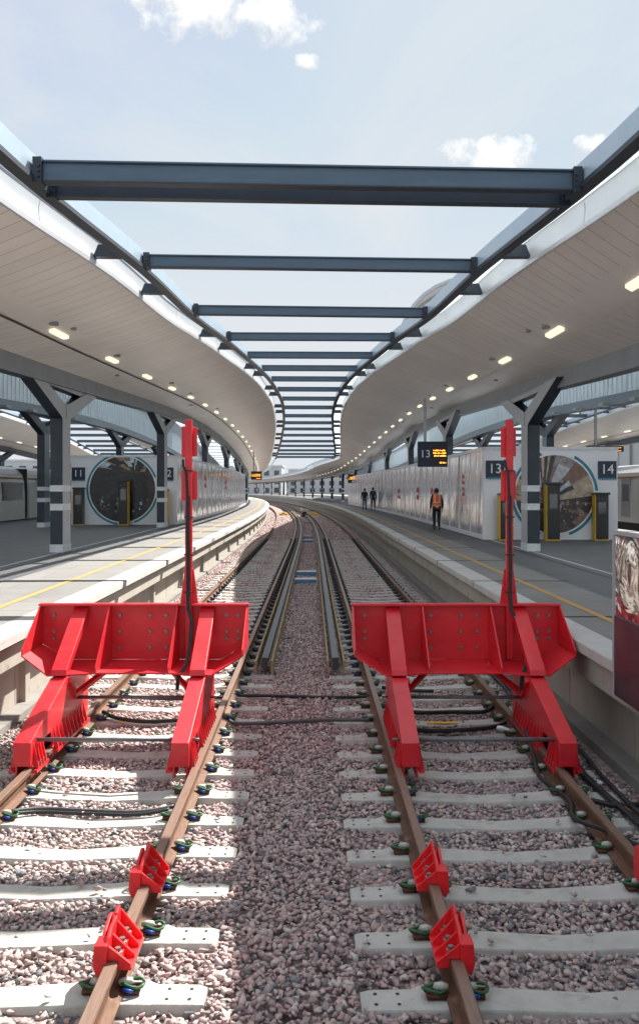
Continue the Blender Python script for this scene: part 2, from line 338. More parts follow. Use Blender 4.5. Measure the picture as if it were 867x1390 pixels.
# ------------------------------------------------------------------ alignment
def xl(Y): return -1.87-.0045*(Y-8)-(max(0,Y-40)**2)/2200
def xr(Y): return 1.44-.0085*(Y-8)-(max(0,Y-45)**2)/2300
def K(Y): return -(max(0,Y-42)**2)/2250
def el(Y): return xl(Y)-1.5
def er(Y): return xr(Y)+1.31
def yrange(a, b, near=2.3):
    out = []; y = a
    while y < b: out.append(y); y += near if y < 45 else near*1.6
    out.append(b); return out

# ------------------------------------------------------------------ ground
g = MB(); g.box(-900,900,-60,1600,-.60,-.50)
tag(g.build('ground', mat('ground concrete', (.20,.19,.18), .9, var=.15, scale=.2)), kind='structure')
YS = yrange(2.2, 300)
b = MB(); b.loft([[(el(y)-.9,y,-.225),(er(y)+.9,y,-.225),(er(y)+.9,y,-.45),(el(y)-.9,y,-.45)] for y in YS])
tag(b.build('trackbed', 'bed'), kind='structure')
for s, nm in ((-1,'trackbed'),(1,'trackbed')):
    b = MB()
    if s < 0: b.loft([[(-15.2+K(y),y,-.225),(-21.4+K(y),y,-.225),(-21.4+K(y),y,-.45),(-15.2+K(y),y,-.45)] for y in YS])
    else: b.loft([[(12.0+K(y),y,-.225),(18.9+K(y),y,-.225),(18.9+K(y),y,-.45),(12.0+K(y),y,-.45)] for y in YS])
    tag(b.build(nm, 'bed'), kind='structure')

# ballast stones
SP = .65
SL_L = [5.02+SP*i for i in range(90)]     # sleeper centres, filled in by track
def sleepers_y(off, n): n = 70; return [4.30+off+SP*i for i in range(n)]
SYL = sleepers_y(.02, 86); SYR = sleepers_y(-.02, 86)
def rocks(n, npts):
    out = []
    for k in range(n):
        bm = bmesh.new()
        for i in range(npts):
            v = Vector(rng.normal(size=3)); v.normalize(); v *= .8+.3*rng.random()
            v.x *= 1.15+.35*rng.random(); v.z *= .62+.2*rng.random(); bm.verts.new(v)
        r = bmesh.ops.convex_hull(bm, input=bm.verts[:])
        for v in [v for v in bm.verts if not v.link_faces]: bm.verts.remove(v)
        bmesh.ops.triangulate(bm, faces=bm.faces); bmesh.ops.recalc_face_normals(bm, faces=bm.faces)
        bm.verts.index_update()
        out.append((np.array([v.co[:] for v in bm.verts]), np.array([[v.index for v in f.verts] for f in bm.faces]))); bm.free()
    return out
def stone_mesh(name, P, R, variants, matn, label):
    n = len(P); kind = rng.integers(0, len(variants), n)
    VV = []; FF = []; AA = []; o = 0
    ang = rng.random((n,3))*np.array([.9,.9,2*math.pi])-np.array([.45,.45,0]); col = rng.random(n)
    for k, (vs, fs) in enumerate(variants):
        idx = np.where(kind == k)[0]
        if len(idx) == 0: continue
        a = ang[idx]; ca, sa = np.cos(a[:,0]), np.sin(a[:,0]); cb, sb = np.cos(a[:,1]), np.sin(a[:,1]); cc, sc = np.cos(a[:,2]), np.sin(a[:,2])
        x = vs[None,:,0]*R[idx,None]; y = vs[None,:,1]*R[idx,None]; z = vs[None,:,2]*R[idx,None]
        y, z = y*ca[:,None]-z*sa[:,None], y*sa[:,None]+z*ca[:,None]
        x, z = x*cb[:,None]+z*sb[:,None], -x*sb[:,None]+z*cb[:,None]
        x, y = x*cc[:,None]-y*sc[:,None], x*sc[:,None]+y*cc[:,None]
        V = np.stack([x,y,z],-1)+P[idx][:,None,:]
        F = fs[None]+(np.arange(len(idx))*len(vs))[:,None,None]+o
        VV.append(V.reshape(-1,3)); FF.append(F.reshape(-1,3)); AA.append(np.repeat(col[idx], len(fs))); o += len(idx)*len(vs)
    V = np.concatenate(VV); F = np.concatenate(FF); A = np.concatenate(AA)
    me = bpy.data.meshes.new(name); me.vertices.add(len(V)); me.vertices.foreach_set('co', V.ravel())
    me.loops.add(F.size); me.loops.foreach_set('vertex_index', F.ravel().astype(np.int32))
    me.polygons.add(len(F)); me.polygons.foreach_set('loop_start', (np.arange(len(F))*3).astype(np.int32))
    me.update(calc_edges=True); at = me.attributes.new('stone','FLOAT','FACE'); at.data.foreach_set('value', A.astype(np.float32))
    me.materials.append(M[matn]); ob = bpy.data.objects.new(name, me); COL.objects.link(ob)
    return tag(ob, label, 'ballast', kind='stuff')
vxl = np.vectorize(xl); vxr = np.vectorize(xr)
def scatter(y0, y1, pitch, rmin, rmax, clear):
    gx = np.arange(-4.4, 3.6, pitch); gy = np.arange(y0, y1, pitch)
    X, Y = np.meshgrid(gx, gy); X = X.ravel()+rng.uniform(-.5,.5,X.size)*pitch; Y = Y.ravel()+rng.uniform(-.5,.5,Y.size)*pitch
    X = X+vxl(Y)-vxl(np.full_like(Y,8.)) if y0 > 30 else X
    cl = vxl(Y); cr = vxr(Y)
    keep = (X > cl-1.5-.12) & (X < cr+1.28+.02)
    if clear:
        for c, sy in ((cl, SYL), (cr, SYR)):
            ph = (Y-sy[0]+SP/2) % SP - SP/2
            on = (np.abs(X-c) < 1.27) & (np.abs(ph) < .118)
            keep &= ~(on & (rng.random(X.size) > .012))
        for c in (cl, cr):
            for s in (-.75,.75): keep &= np.abs(X-c-s) > .085
    X, Y, cl, cr = X[keep], Y[keep], cl[keep], cr[keep]
    R = rmin+(rmax-rmin)*rng.random(X.size)**1.5
    Z = -.215+rng.uniform(-.010,.020,X.size)+.018*np.sin(X*2.3+1)*np.sin(Y*1.7)
    six = (X > cl+1.22) & (X < cr-1.22)
    Z = Z+np.where(six, .03, 0)
    if clear:
        for c, sy in ((cl, SYL), (cr, SYR)):
            ph = (Y-sy[0]+SP/2) % SP - SP/2
            on = (np.abs(X-c) < 1.27) & (np.abs(ph) < .118); Z = np.where(on, -.150, Z)
    pink = (X > cl+.8) & (X < cr-.5) & (rng.random(X.size) < .85) | (rng.random(X.size) < .38)
    return np.stack([X,Y,Z],-1), R, pink
VR = rocks(14, 11); VR2 = rocks(8, 8)
P, R, pk = scatter(3.6, 15, .0345, .014, .032, True)
stone_mesh('ballast_stones', P[pk], R[pk], VR, 'stone_pink', 'loose pinkish granite stones between and beside the near sleepers')
stone_mesh('ballast_stones', P[~pk], R[~pk], VR, 'stone_grey', 'loose grey granite stones between the near sleepers')
P, R, pk = scatter(15, 50, .056, .028, .046, True)
stone_mesh('ballast_stones', P, R, VR2, 'stone_pink', 'pinkish granite stones between the sleepers beyond the buffer stops')
P, R, pk = scatter(50, 110, .11, .05, .075, False); P[:,2] -= .01
stone_mesh('ballast_stones', P, R, VR2, 'stone_pink', 'far bed of pinkish stones where the tracks begin to curve')

# ------------------------------------------------------------------ sleepers
def sleeper_mesh():
    m = MB()
    st = [(-1.25,.085,.135,-.185),(-1.20,.098,.14,-.178),(-.98,.100,.14,-.176),(-.93,.118,.145,-.166),(-.60,.118,.145,-.166),(-.5,.108,.14,-.176),(0,.098,.135,-.200),
          (.5,.108,.14,-.176),(.60,.118,.145,-.166),(.93,.118,.145,-.166),(.98,.100,.14,-.176),(1.20,.098,.14,-.178),(1.25,.085,.135,-.185)]
    m.loft([[(x,-wb,-.36),(x,-wt-.006,z-.012),(x,-wt,z),(x,wt,z),(x,wt+.006,z-.012),(x,wb,-.36)] for x,wt,wb,z in st])
    for s in (-1,1):
        for a in (1.05,1.17):
            for q in (-.05,.05):
                r = .011; cx = s*a
                m.add([(cx+r*math.cos(t),q+r*math.sin(t),-.1735) for t in [i*math.pi/4 for i in range(8)]], [tuple(range(8))], 1)
    return m
def clip_mb():       # origin at rail foot edge, +x away from the rail
    m = MB()
    # grey nylon cap on the rail foot
    m.tube([(-.035,0,-.118),(-.03,0,-.108),(.0,0,-.100),(.04,0,-.102),(.055,0,-.112)], [.012,.026,.03,.026,.010], 8, 2)
    for dy, mm, r in ((-.035,1,.011),(.035,1,.011),(0,3,.012)):
        pass
    loop = [(.05+.075*math.cos(t), .055*math.sin(t), -.112+.012*math.sin(t*2)) for t in [i*2*math.pi/12 for i in range(13)]]
    m.tube(loop, .0105, 6, 0)
    loop = [(.06+.055*math.cos(t), .032*math.sin(t)-.004, -.128+.006*math.cos(t*2)) for t in [i*2*math.pi/10 for i in range(11)]]
    m.tube(loop, .012, 6, 1)
    m.tube([(.0,-.06,-.125),(.035,-.075,-.128),(.06,-.07,-.135)], .014, 6, 3)
    m.box(-.03,.10,-.055,.055,-.166,-.135,1)
    return m
root0 = thing('sleeper', (0,0,0), 'x', 'sleeper', 'concrete sleepers of the two tracks')
sleeper_mesh().build('concrete_block', ['sleeper','hole'], root0, bevel=.004)
c0 = clip_mb().build('rail_clip', ['green','brown','cap','blue'], root0, smooth=True); c0.data.transform(Matrix.Translation((0,0,-.03)) @ Matrix.Diagonal((.82,.78,.78,1)))
far_clip = c0.data.copy(); far_clip.name = 'dark_rail_clip'; far_clip.materials.clear()
for q in ('navy','black','steel_tube','black'): far_clip.materials.append(M[q])
c0['label'] = 'green and brown rail fastening loop with grey cap and blue tab'
def set_clips(root):
    pass
ch = [c0]+[c0.copy() for _ in range(3)]
for o_, (cx, rz) in zip(ch, ((-.75-.07,math.pi),(-.75+.07,0),(.75-.07,math.pi),(.75+.07,0))):
    if o_ is not c0: COL.objects.link(o_); WORLD[o_.name] = Vector()
    o_.parent = root0; o_.location = (cx,0,0); o_.rotation_euler = (0,0,rz)
first = True
for side, sy, cf in (('left',SYL,xl),('right',SYR,xr)):
    before = [y for y in sy if y < 8.6]
    for i, y in enumerate(sy):
        r = root0 if first else copy_tree(root0); first = False
        r.location = (cf(y), y, 0); r.rotation_euler = (0,0,math.atan2(cf(y)-cf(y+1),1)+random.uniform(-.006,.006))
        if y < 8.6: r['label'] = f'concrete sleeper of the {side} track, {ORD[i]} to the viewer, before the red buffer'.replace('nearest to the viewer','nearest the viewer').replace(' to the viewer',' from the viewer') if i else f'concrete sleeper of the {side} track nearest the viewer at the bottom of the photo'
        elif y < 10.6: r['label'] = f'concrete sleeper under the red {side} buffer stop between its braced legs'
        else: r['label'] = f'concrete sleeper of the {side} track beyond the red buffer stop'
        if y > 13:
            for c in [x for x in bpy.data.objects if x.parent == r and x.name.startswith('rail_clip')]:
                c.data = far_clip; c['label'] = 'dark rail fastening clip'
        if y > 60:
            for c in [x for x in bpy.data.objects if x.parent == r and x.name.startswith('rail_clip')]: bpy.data.objects.remove(c)

# ------------------------------------------------------------------ rails
RP = [(-.07,-.159),(.07,-.159),(.07,-.150),(.016,-.136),(.009,-.125),(.009,-.05),(.034,-.040),(.036,-.006),(.030,0),(-.030,0),(-.036,-.006),(-.034,-.040),(-.009,-.05),(-.009,-.125),(-.016,-.136),(-.07,-.150)]
RM = [0]*8+[1]+[0]*7
def rail(cf, off, y0, y1, label, cat='rail', dz=0, prof=RP, mats=('rail_side','rail_top'), rm=RM, name='rail', endramp=0, parent=None, scale=1):
    m = MB(); ys = [y0]
    y = y0
    while y < y1: y += 1.5 if y < 60 else 3; ys.append(y)
    rings = []
    for i, y in enumerate(ys):
        d = dz - (endramp*max(0, 1-(y-y0)/1.6) if endramp else 0)
        rings.append([(cf(y)+off+a*scale,y,b_*scale+d) for a,b_ in prof])
    m.loft(rings, 0, mats=rm)
    o = m.build(name, list(mats), parent=parent, origin=None if parent else (cf(y0)+off,y0,-.16))
    if not parent: tag(o, label, cat)
    return o
rail(xl,-.75,2.6,300,'rusty running rail next to the sunlit left platform wall')
rail(xl,.75,2.6,300,'rusty orange running rail of the left track nearest the middle ballast strip')
rail(xr,-.73,2.6,300,'brown shaded running rail of the right track nearest the middle ballast strip')
rail(xr,.73,2.6,300,'brown shaded running rail next to the right platform wall')
# conductor rails with guard boards
CP = [(-.055,-.10),(.055,-.10),(.055,-.08),(.022,-.07),(.022,-.035),(.042,-.025),(.044,.035),(-.044,.035),(-.042,-.025),(-.022,-.035),(-.022,-.07),(-.055,-.08)]
for cf, off, lab in ((xl,1.10,'dark conductor rail with timber guard boards beside the left track'),(xr,-1.16,'dark conductor rail with timber guard boards beside the right track')):
    y0 = 13.6
    t = thing('conductor_rail', (cf(y0)+off,y0,-.2), lab, 'conductor rail')
    rail(cf, off, y0, 300, None, prof=CP, mats=('third','third'), rm=[0]*12, name='steel_rail', dz=.02, parent=t, scale=1.1)
    for s in (-1,1):
        ys = [y0-.35+1.8*i for i in range(160)]
        m = MB(); dd = .115
        for i in range(0, 60):
            a, b_ = ys[i]+.01, ys[i+1]-.01
            m.loft([[(cf(y)+off+s*dd-.013,y,-.11),(cf(y)+off+s*dd+.013,y,-.11),(cf(y)+off+s*dd+.013,y,.075+random.uniform(-.004,.004)),(cf(y)+off+s*dd-.013,y,.075)] for y in (a,b_)])
        o_ = m.build('guard_board', 'timber', t); o_['label'] = 'weathered timber guard board'
    for i in range(26):
        y = y0+.6+2.6*i; x = cf(y)+off
        m = MB(); m.prism([(x-.06,-.22),(x+.06,-.22),(x+.045,-.085),(x-.045,-.085)], 'y', y-.06, y+.06); m.build('insulator', 'cap', t)

# ------------------------------------------------------------------ platforms
def strip(m, ef, s, o0, o1, z, ys, mi=0):
    m.loft([[(ef(y)+s*o0,y,z),(ef(y)+s*o1,y,z)] for y in ys], mi, closed=False)
def platform(ef, s, width, lightw, yl, wl, side, y1=300):
    ys = yrange(2.2, y1)
    t = thing('platform_'+side, (ef(2.2)+s*4, 2.2, -.2), None, None, kind='structure')
    m = MB()
    sec = [(0,PZ-.11),(0,PZ-.012),(.012,PZ),(.36,PZ),(.36,PZ-.11)]
    m.loft([[(ef(y)+s*a,y,z) for a,z in sec] for y in ys]); m.build('coping', 'coping', t)
    m = MB(); strip(m, ef, s, .36, lightw, PZ-.001, ys); m.build('paving', 'pave_light', t)
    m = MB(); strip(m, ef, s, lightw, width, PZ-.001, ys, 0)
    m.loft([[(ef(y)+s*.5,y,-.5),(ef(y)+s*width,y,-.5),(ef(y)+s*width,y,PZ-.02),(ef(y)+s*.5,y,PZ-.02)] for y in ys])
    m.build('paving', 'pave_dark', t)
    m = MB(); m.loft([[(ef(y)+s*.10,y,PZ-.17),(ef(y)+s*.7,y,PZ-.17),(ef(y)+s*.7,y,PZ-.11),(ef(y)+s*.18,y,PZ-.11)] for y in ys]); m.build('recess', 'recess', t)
    m = MB()
    yy = 2.2
    while yy < 150:
        a, b_ = yy+.006, yy+4.6-.006
        m.loft([[(ef(y)+s*.10,y,PZ-.42),(ef(y)+s*.6,y,PZ-.42),(ef(y)+s*.6,y,PZ-.17),(ef(y)+s*.10,y,PZ-.17)] for y in (a,(a+b_)/2,b_)])
        yy += 4.6
    m.loft([[(ef(y)+s*.10,y,PZ-.42),(ef(y)+s*.6,y,PZ-.42),(ef(y)+s*.6,y,PZ-.17),(ef(y)+s*.10,y,PZ-.17)] for y in ys if y > 149])
    m.build('wall_beam', 'wall', t, bevel=.006)
    m = MB(); yy = 2.2
    while yy < 150:
        for q in (0,2.3):
            a, b_ = yy+q+.012, yy+q+2.3-.012
            m.loft([[(ef(y)+s*.34,y,-.3),(ef(y)+s*.6,y,-.3),(ef(y)+s*.6,y,PZ-.42),(ef(y)+s*.34,y,PZ-.42)] for y in (a,b_)])
        if side == 'left':
            yc = yy+.25; m.box(ef(yc)+s*.26,ef(yc)+s*.34,yc-.09,yc+.09,-.3,PZ-.425)
        yy += 4.6
    m.loft([[(ef(y)+s*.34,y,-.3),(ef(y)+s*.6,y,-.3),(ef(y)+s*.6,y,PZ-.42),(ef(y)+s*.34,y,PZ-.42)] for y in ys if y > 149])
    m.build('lower_wall', 'wall', t)
    m = MB(); yy = 2.2
    while yy < 120:
        a, b_ = yy+.004, yy+.92-.004
        m.loft([[(ef(y)+s*.12,y,-.3),(ef(y)+s*.335,y,-.3),(ef(y)+s*.335,y,-.12),(ef(y)+s*.12,y,-.12)] for y in (a,b_)]); yy += .92
    m.build('trough_lid', 'ledge', t)
    m = MB(); strip(m, ef, s, yl-.05, yl+.05, PZ+.004, ys); m.build('yellow_line', 'line_yellow', t)
    m = MB(); strip(m, ef, s, wl-.035, wl+.035, PZ+.004, ys); m.build('pale_line', 'line_white', t)
    m = MB(); strip(m, ef, s, wl-.32, wl-.26, PZ+.004, ys); m.build('drain_slot', 'joint', t)
    m = MB()
    for k in range(-1, 28):
        y = 11.7+4.6*k
        if y < 3: continue
        for dy in ((-.03,.03) if k != 1 else (-.09,.09)):
            xa, xb = ef(y)-s*.003, ef(y)+s*(lightw+.1)
            m.box(min(xa,xb),max(xa,xb),y+dy-.012,y+dy+.012,PZ-.10,PZ+.0035)
    m.build('expansion_joint', 'joint', t)
    # end wall beneath the concourse side
    return t
platform(el, -1, 11.9, 2.05, .95, 3.15, 'left')  # left paving darkens past the canopy shade edge, standing in for shade
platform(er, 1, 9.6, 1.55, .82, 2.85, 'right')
cc = MB(); cc.box(-30,30,-14,2.19,-.5,PZ-.003)
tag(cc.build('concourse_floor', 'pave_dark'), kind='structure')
for s, a, b_ in ((-1,-20.95,-31.0),(1,18.6,30.0)):
    m = MB(); m.loft([[(a+K(y),y,-.5),(b_+K(y),y,-.5),(b_+K(y),y,PZ),(a+K(y),y,PZ)] for y in YS])
    tag(m.build('platform_left_outer' if s < 0 else 'platform_right_outer', 'pave_light'), kind='structure')

# ------------------------------------------------------------------ canopies
YB = [10.95+4.9*i for i in range(19)]
HH = [3.5,3.70,3.82,4.06,4.26,4.47,4.64,4.72,4.74,4.70,4.59,4.49,4.37,4.19,3.96,3.79,3.59,3.43,3.29]
XLm = [-3.24,-2.96,-2.78,-2.54,-2.34,-2.18,-2.07,-2.03,-2.00,-2.10,-2.25,-2.45,-2.70,-2.98,-3.28,-3.6,-3.94,-4.28,-4.57]
XRm = [3.06,2.70,2.42,2.06,1.74,1.44,1.19,1.0,.86,.80,.81,.89,.98,1.12,1.22,1.37,1.48,1.52,1.5]
def cr_interp(xs, ys):
    xs = list(xs); ys = list(ys)
    def f(x):
        if x <= xs[0]: return ys[0]
        if x >= xs[-1]: return ys[-1]
        i = max(j for j in range(len(xs)) if xs[j] <= x); i = min(i, len(xs)-2)
        def sl(j):
            if j == 0: return (ys[1]-ys[0])/(xs[1]-xs[0])
            if j == len(xs)-1: return (ys[-1]-ys[-2])/(xs[-1]-xs[-2])
            return (ys[j+1]-ys[j-1])/(xs[j+1]-xs[j-1])
        h = xs[i+1]-xs[i]; t = (x-xs[i])/h
        return (2*t**3-3*t*t+1)*ys[i]+(t**3-2*t*t+t)*h*sl(i)+(-2*t**3+3*t*t)*ys[i+1]+(t**3-t*t)*h*sl(i+1)
    return f
YX = [-6,4,8]+YB+[115,135,160,200,240,300]
fh = cr_interp(YX, [3.5,3.46,3.46]+HH+[2.95,2.7,2.6,2.55,2.5,2.5])
fL = cr_interp(YX, [-3.6,-3.48,-3.37]+XLm+[el(y)+.6 for y in (115,135,160,200,240,300)])
fR = cr_interp(YX, [3.5,3.38,3.24]+XRm+[er(y)-.5 for y in (115,135,160,200,240,300)])
fZg = cr_interp([-6,8,19,28,42,55,70,85,100,150,300], [4.9,5.05,5.38,5.66,6.1,6.2,5.95,5.5,5.0,4.55,4.5])
fZgR = cr_interp([-6,8,16,30,42,55,70,85,100,150,300], [4.75,4.85,5.05,5.62,6.0,6.1,5.85,5.4,4.95,4.55,4.5])
GL = lambda y: -6.5+K(y)
GR = lambda y: 5.55+K(y)
CL, CR = -9.1, 7.62
mirL = lambda f: (lambda y: 2*(CL+K(y))-f(y))
mirR = lambda f: (lambda y: 2*(CR+K(y))-f(y))
def canopy(gx, mx, zg, y0, y1, label, cat, inner_x, lights=True, lampstep=4.6, girdermat='girder', lx=1.32, y00=13.8, slit=True, group=None, slotmat='recess'):
    """gx girder line, mx member line (inner edge of roof opening)"""
    ys = []
    y = y0
    while y < y1: ys.append(y); y += 1.15 if y < 110 else 3.5
    ys.append(y1)
    t = thing('station_canopy', (gx(max(y0,12)), max(y0,12), PZ), label, cat, group)
    sg = 1 if mx(20) > gx(20) else -1      # direction from girder to opening
    # soffit with uv
    me_v = []; uvs = []; NS = 20
    def sof(y, u):      # u 0 at the girder .. 1 at the lip
        xg, xm = gx(y), mx(y)-sg*.62; z0, z1 = zg(y), H+fh(y)-.07
        x = xg+(xm-xg)*u
        return (x, y, z0+(z1-z0)*u-.10*math.sin(math.pi*u))
    m = MB(); m.loft([[sof(y,j/NS) for j in range(NS+1)] for y in ys], closed=False)
    so = m.build('soffit', 'soffit', t, smooth=True)
    uvl = so.data.uv_layers.new(name='UVMap'); wo = WORLD[t.name]
    for lp in so.data.loops:
        v = so.data.vertices[lp.vertex_index].co+wo
        uvl.data[lp.index].uv = (abs(v.x-gx(v.y))-lx+1.0, v.y)
    # slot line
    m = MB()
    def at(y, dist):
        w = abs(mx(y)-sg*.62-gx(y)); p = sof(y, min(1,dist/w)); return p
    def cw(y):
        dx = abs(mx(y)-sg*.62-gx(y)); dz = H+fh(y)-.07-zg(y); return dx/math.hypot(dx,dz)
    ld = lambda y: lx
    m.loft([[(at(y,ld(y)-.29*cw(y))[0],y,at(y,ld(y)-.29*cw(y))[2]-.022),(at(y,ld(y)-.24*cw(y))[0],y,at(y,ld(y)-.24*cw(y))[2]-.022)] for y in ys], closed=False); m.build('slot', slotmat, t)
    # lip, fascia, upstand
    m = MB(); m.loft([[(mx(y)-sg*.62,y,H+fh(y)-.075),(mx(y)-sg*.555,y,H+fh(y)-.085),(mx(y)-sg*.55,y,H+fh(y)-.02),(mx(y)-sg*.62,y,H+fh(y)+.0)] for y in ys]); m.build('lip', 'lip', t, smooth=False)
    m = MB()
    k = 0
    seg = [ys[i:i+9] for i in range(0, len(ys)-1, 8)]
    for sgm in seg:
        if len(sgm) < 2: continue
        yy = [sgm[0]+.008]+list(sgm[1:-1])+[sgm[-1]-.008]
        m.loft([[(mx(y)-sg*.556,y,H+fh(y)-.02),(mx(y)-sg*.575,y,H+fh(y)+.10),(mx(y)-sg*.58,y,H+fh(y)+.20),(mx(y)-sg*.56,y,H+fh(y)+.30)] for y in yy], closed=False)
    m.build('fascia', 'fascia', t, smooth=True)
    m = MB(); m.loft([[(mx(y)-sg*.03,y,H+fh(y)+.06),(mx(y),y,H+fh(y)+.06),(mx(y),y,H+fh(y)+.34),(mx(y)-sg*.03,y,H+fh(y)+.34)] for y in ys]); m.build('upstand', 'upstand', t)
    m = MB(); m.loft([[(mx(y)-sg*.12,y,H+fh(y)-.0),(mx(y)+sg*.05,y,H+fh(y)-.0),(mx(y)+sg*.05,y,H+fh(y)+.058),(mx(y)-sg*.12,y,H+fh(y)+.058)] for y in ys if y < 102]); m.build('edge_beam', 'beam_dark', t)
    # roof deck
    m = MB(); e0, e1 = (.555,.60)
    m.loft([[(mx(y)-sg*e0,y,H+fh(y)+.35),(inner_x(y),y,H+fh(y)+.75),(inner_x(y),y,H+fh(y)+.67),(mx(y)-sg*e1,y,H+fh(y)+.27)] for y in ys]); m.build('roof_deck', 'deck', t)
    if not slit:  # frosted sheet added to stop direct sun yet brighten the fascia
        m = MB(); m.loft([[(mx(y)-sg*.55,y,H+fh(y)+.325),(mx(y)-sg*.034,y,H+fh(y)+.325),(mx(y)-sg*.034,y,H+fh(y)+.305),(mx(y)-sg*.55,y,H+fh(y)+.305)] for y in ys]); m.build('gap_diffuser', 'frosted', t)
    # brackets
    for i, yb in enumerate(YB):
        if i % 2 == 0 : continue
        for dy in (-1.0, 2.2):
            y = yb+dy
            if y > y1: continue
            m = MB(); x, z = mx(y), H+fh(y)
            m.prism([(x-sg*.02,z+.03),(x-sg*.575,z+.03),(x-sg*.50,z+.22),(x-sg*.06,z+.22)], 'y', y-.09, y+.09)
            m.build('bracket', 'navy', t)
    if lights:
        for q, (yq, dq) in enumerate(((17.6,.16),(18.5,.30),(22.9,.20),(26.4,-.55),(31.2,.22),(36.0,.20),(41,-.5),(45.4,.2))):
            m = MB(); c_ = at(yq, ld(yq)+dq); r_ = .07 if q % 2 else .11
            m.add([(c_[0]+r_*math.cos(a)*.8,yq+r_*1.3*math.sin(a),c_[2]-.03) for a in [i*math.pi/6 for i in range(12)]]+[(c_[0]+r_*math.cos(a)*.8,yq+r_*1.3*math.sin(a),c_[2]+.06) for a in [i*math.pi/6 for i in range(12)]], [tuple(range(12))]+[(i,(i+1)%12,(i+1)%12+12,i+12) for i in range(12)])
            m.build('ceiling_speaker', 'lampbody', t)
    # girder
    m = MB(); m.loft([[(gx(y)-sg*.30,y,zg(y)-.40),(gx(y)+sg*.02,y,zg(y)-.40),(gx(y)+sg*.02,y,zg(y)+.02),(gx(y)-sg*.30,y,zg(y)+.02)] for y in ys], 0, mats=[1,0,0,0]); m.build('girder', [girdermat,'navy'], t)
    # cladding on the spine side
    m = MB(); m.loft([[(gx(y)-sg*.31,y,zg(y)-.06),(gx(y)-sg*.36,y,H+fh(y)+.66)] for y in ys], closed=False)
    yy = ys[0]
    while yy < min(y1,75):
        x = gx(yy)-sg*.35; m.box(x-.02,x+.02,yy-.012,yy+.012,zg(yy)-.04,H+fh(yy)+.62); yy += .46
    m.build('cladding', 'clad', t)
    if lights:
        y = y00
        while y < min(y1, 150):
            dist = lx
            m = MB(); yl = [y-.52+.26*q for q in range(5)]
            m.loft([[(*at(v,ld(v)-.055*cw(v))[:2],at(v,ld(v)-.055*cw(v))[2]-.004),(*at(v,ld(v)+.055*cw(v))[:2],at(v,ld(v)+.055*cw(v))[2]-.004),(*at(v,ld(v)+.055*cw(v))[:2],at(v,ld(v)+.055*cw(v))[2]-.055),(*at(v,ld(v)-.055*cw(v))[:2],at(v,ld(v)-.055*cw(v))[2]-.055)] for v in yl])
            o_ = m.build('ceiling_light', 'lamp', t)
            y += 4.75
    return t
left_can = canopy(GL, fL, fZg, -6, 150, 'curving canopy over the left platform, pale soffit with a row of lit lamps', 'canopy', lambda y: CL+K(y)+1.4)
right_can = canopy(GR, fR, fZgR, -6, 290, 'curving canopy over the right platform with shaded soffit and row of lit lamps', 'canopy', lambda y: CR+K(y)-1.4, slotmat='soffit_line', lx=1.10, y00=12.9, slit=False)
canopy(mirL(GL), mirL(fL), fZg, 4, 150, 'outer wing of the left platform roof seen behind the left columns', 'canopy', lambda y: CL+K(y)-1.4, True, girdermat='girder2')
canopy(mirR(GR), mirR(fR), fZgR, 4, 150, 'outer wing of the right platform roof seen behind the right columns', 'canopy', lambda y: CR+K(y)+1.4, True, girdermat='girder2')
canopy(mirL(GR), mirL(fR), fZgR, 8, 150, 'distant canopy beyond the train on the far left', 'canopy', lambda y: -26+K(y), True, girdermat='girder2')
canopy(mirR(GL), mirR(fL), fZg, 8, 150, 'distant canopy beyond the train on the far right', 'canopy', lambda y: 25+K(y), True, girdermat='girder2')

# crossbeams
def ibeam(m, p, q, w, h):
    p = Vector(p); q = Vector(q)
    m.beam(p+Vector((0,0,h/2)), q+Vector((0,0,h/2)), w*.45, h-.04, 0, side=Vector((0,1,0)))
    for z in (.011, h-.011):
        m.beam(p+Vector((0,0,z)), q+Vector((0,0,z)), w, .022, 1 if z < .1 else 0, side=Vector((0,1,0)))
def crossbeams(fa, fb, where, group):
    for i, y in enumerate(YB):
        if i == 0 and where != 'tracks': continue
        for d in ((-.20,.34) if i == 0 else (0,)):
            sk = .16 if i < 3 else .05
            z = H+fh(y)+(.03 if i else -.02)
            hb = .25 if i == 0 else .22
            if i == 0 and d > 0: hb = .24
            a = (fa(y)+(.0), y+d-sk, z); b_ = (fb(y), y+d+sk, z)
            if where == 'tracks':
                lab = ('front one of the paired blue steel beams crossing nearest overhead' if d < 0 else 'darker rear one of the paired blue steel beams crossing nearest overhead') if i == 0 else f'blue grey steel beam across the open roof, {ORD[i]} in line from the camera'
            else: lab = f'blue grey steel beam across the roof opening over the tracks on the far {where}'
            t = thing('roof_beam', ((a[0]+b_[0])/2, y+d, z), lab, 'roof beam', group)
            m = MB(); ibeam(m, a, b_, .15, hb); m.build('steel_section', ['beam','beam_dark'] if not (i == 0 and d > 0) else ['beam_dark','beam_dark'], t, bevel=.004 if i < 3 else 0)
            if i < 4:
                for e, s in ((a,1),(b_,-1)):
                    m = MB(); x = e[0]+s*.06
                    m.box(x-.05,x+.05,e[1]-.11,e[1]+.11,z-.02,z+hb+.02)
                    for q in (.05,.11,.17): m.tube([(x+s*.02,e[1]-.112,z+q),(x+s*.02,e[1]-.135,z+q)], .016, 6)
                    m.build('end_plate', 'navy', t)
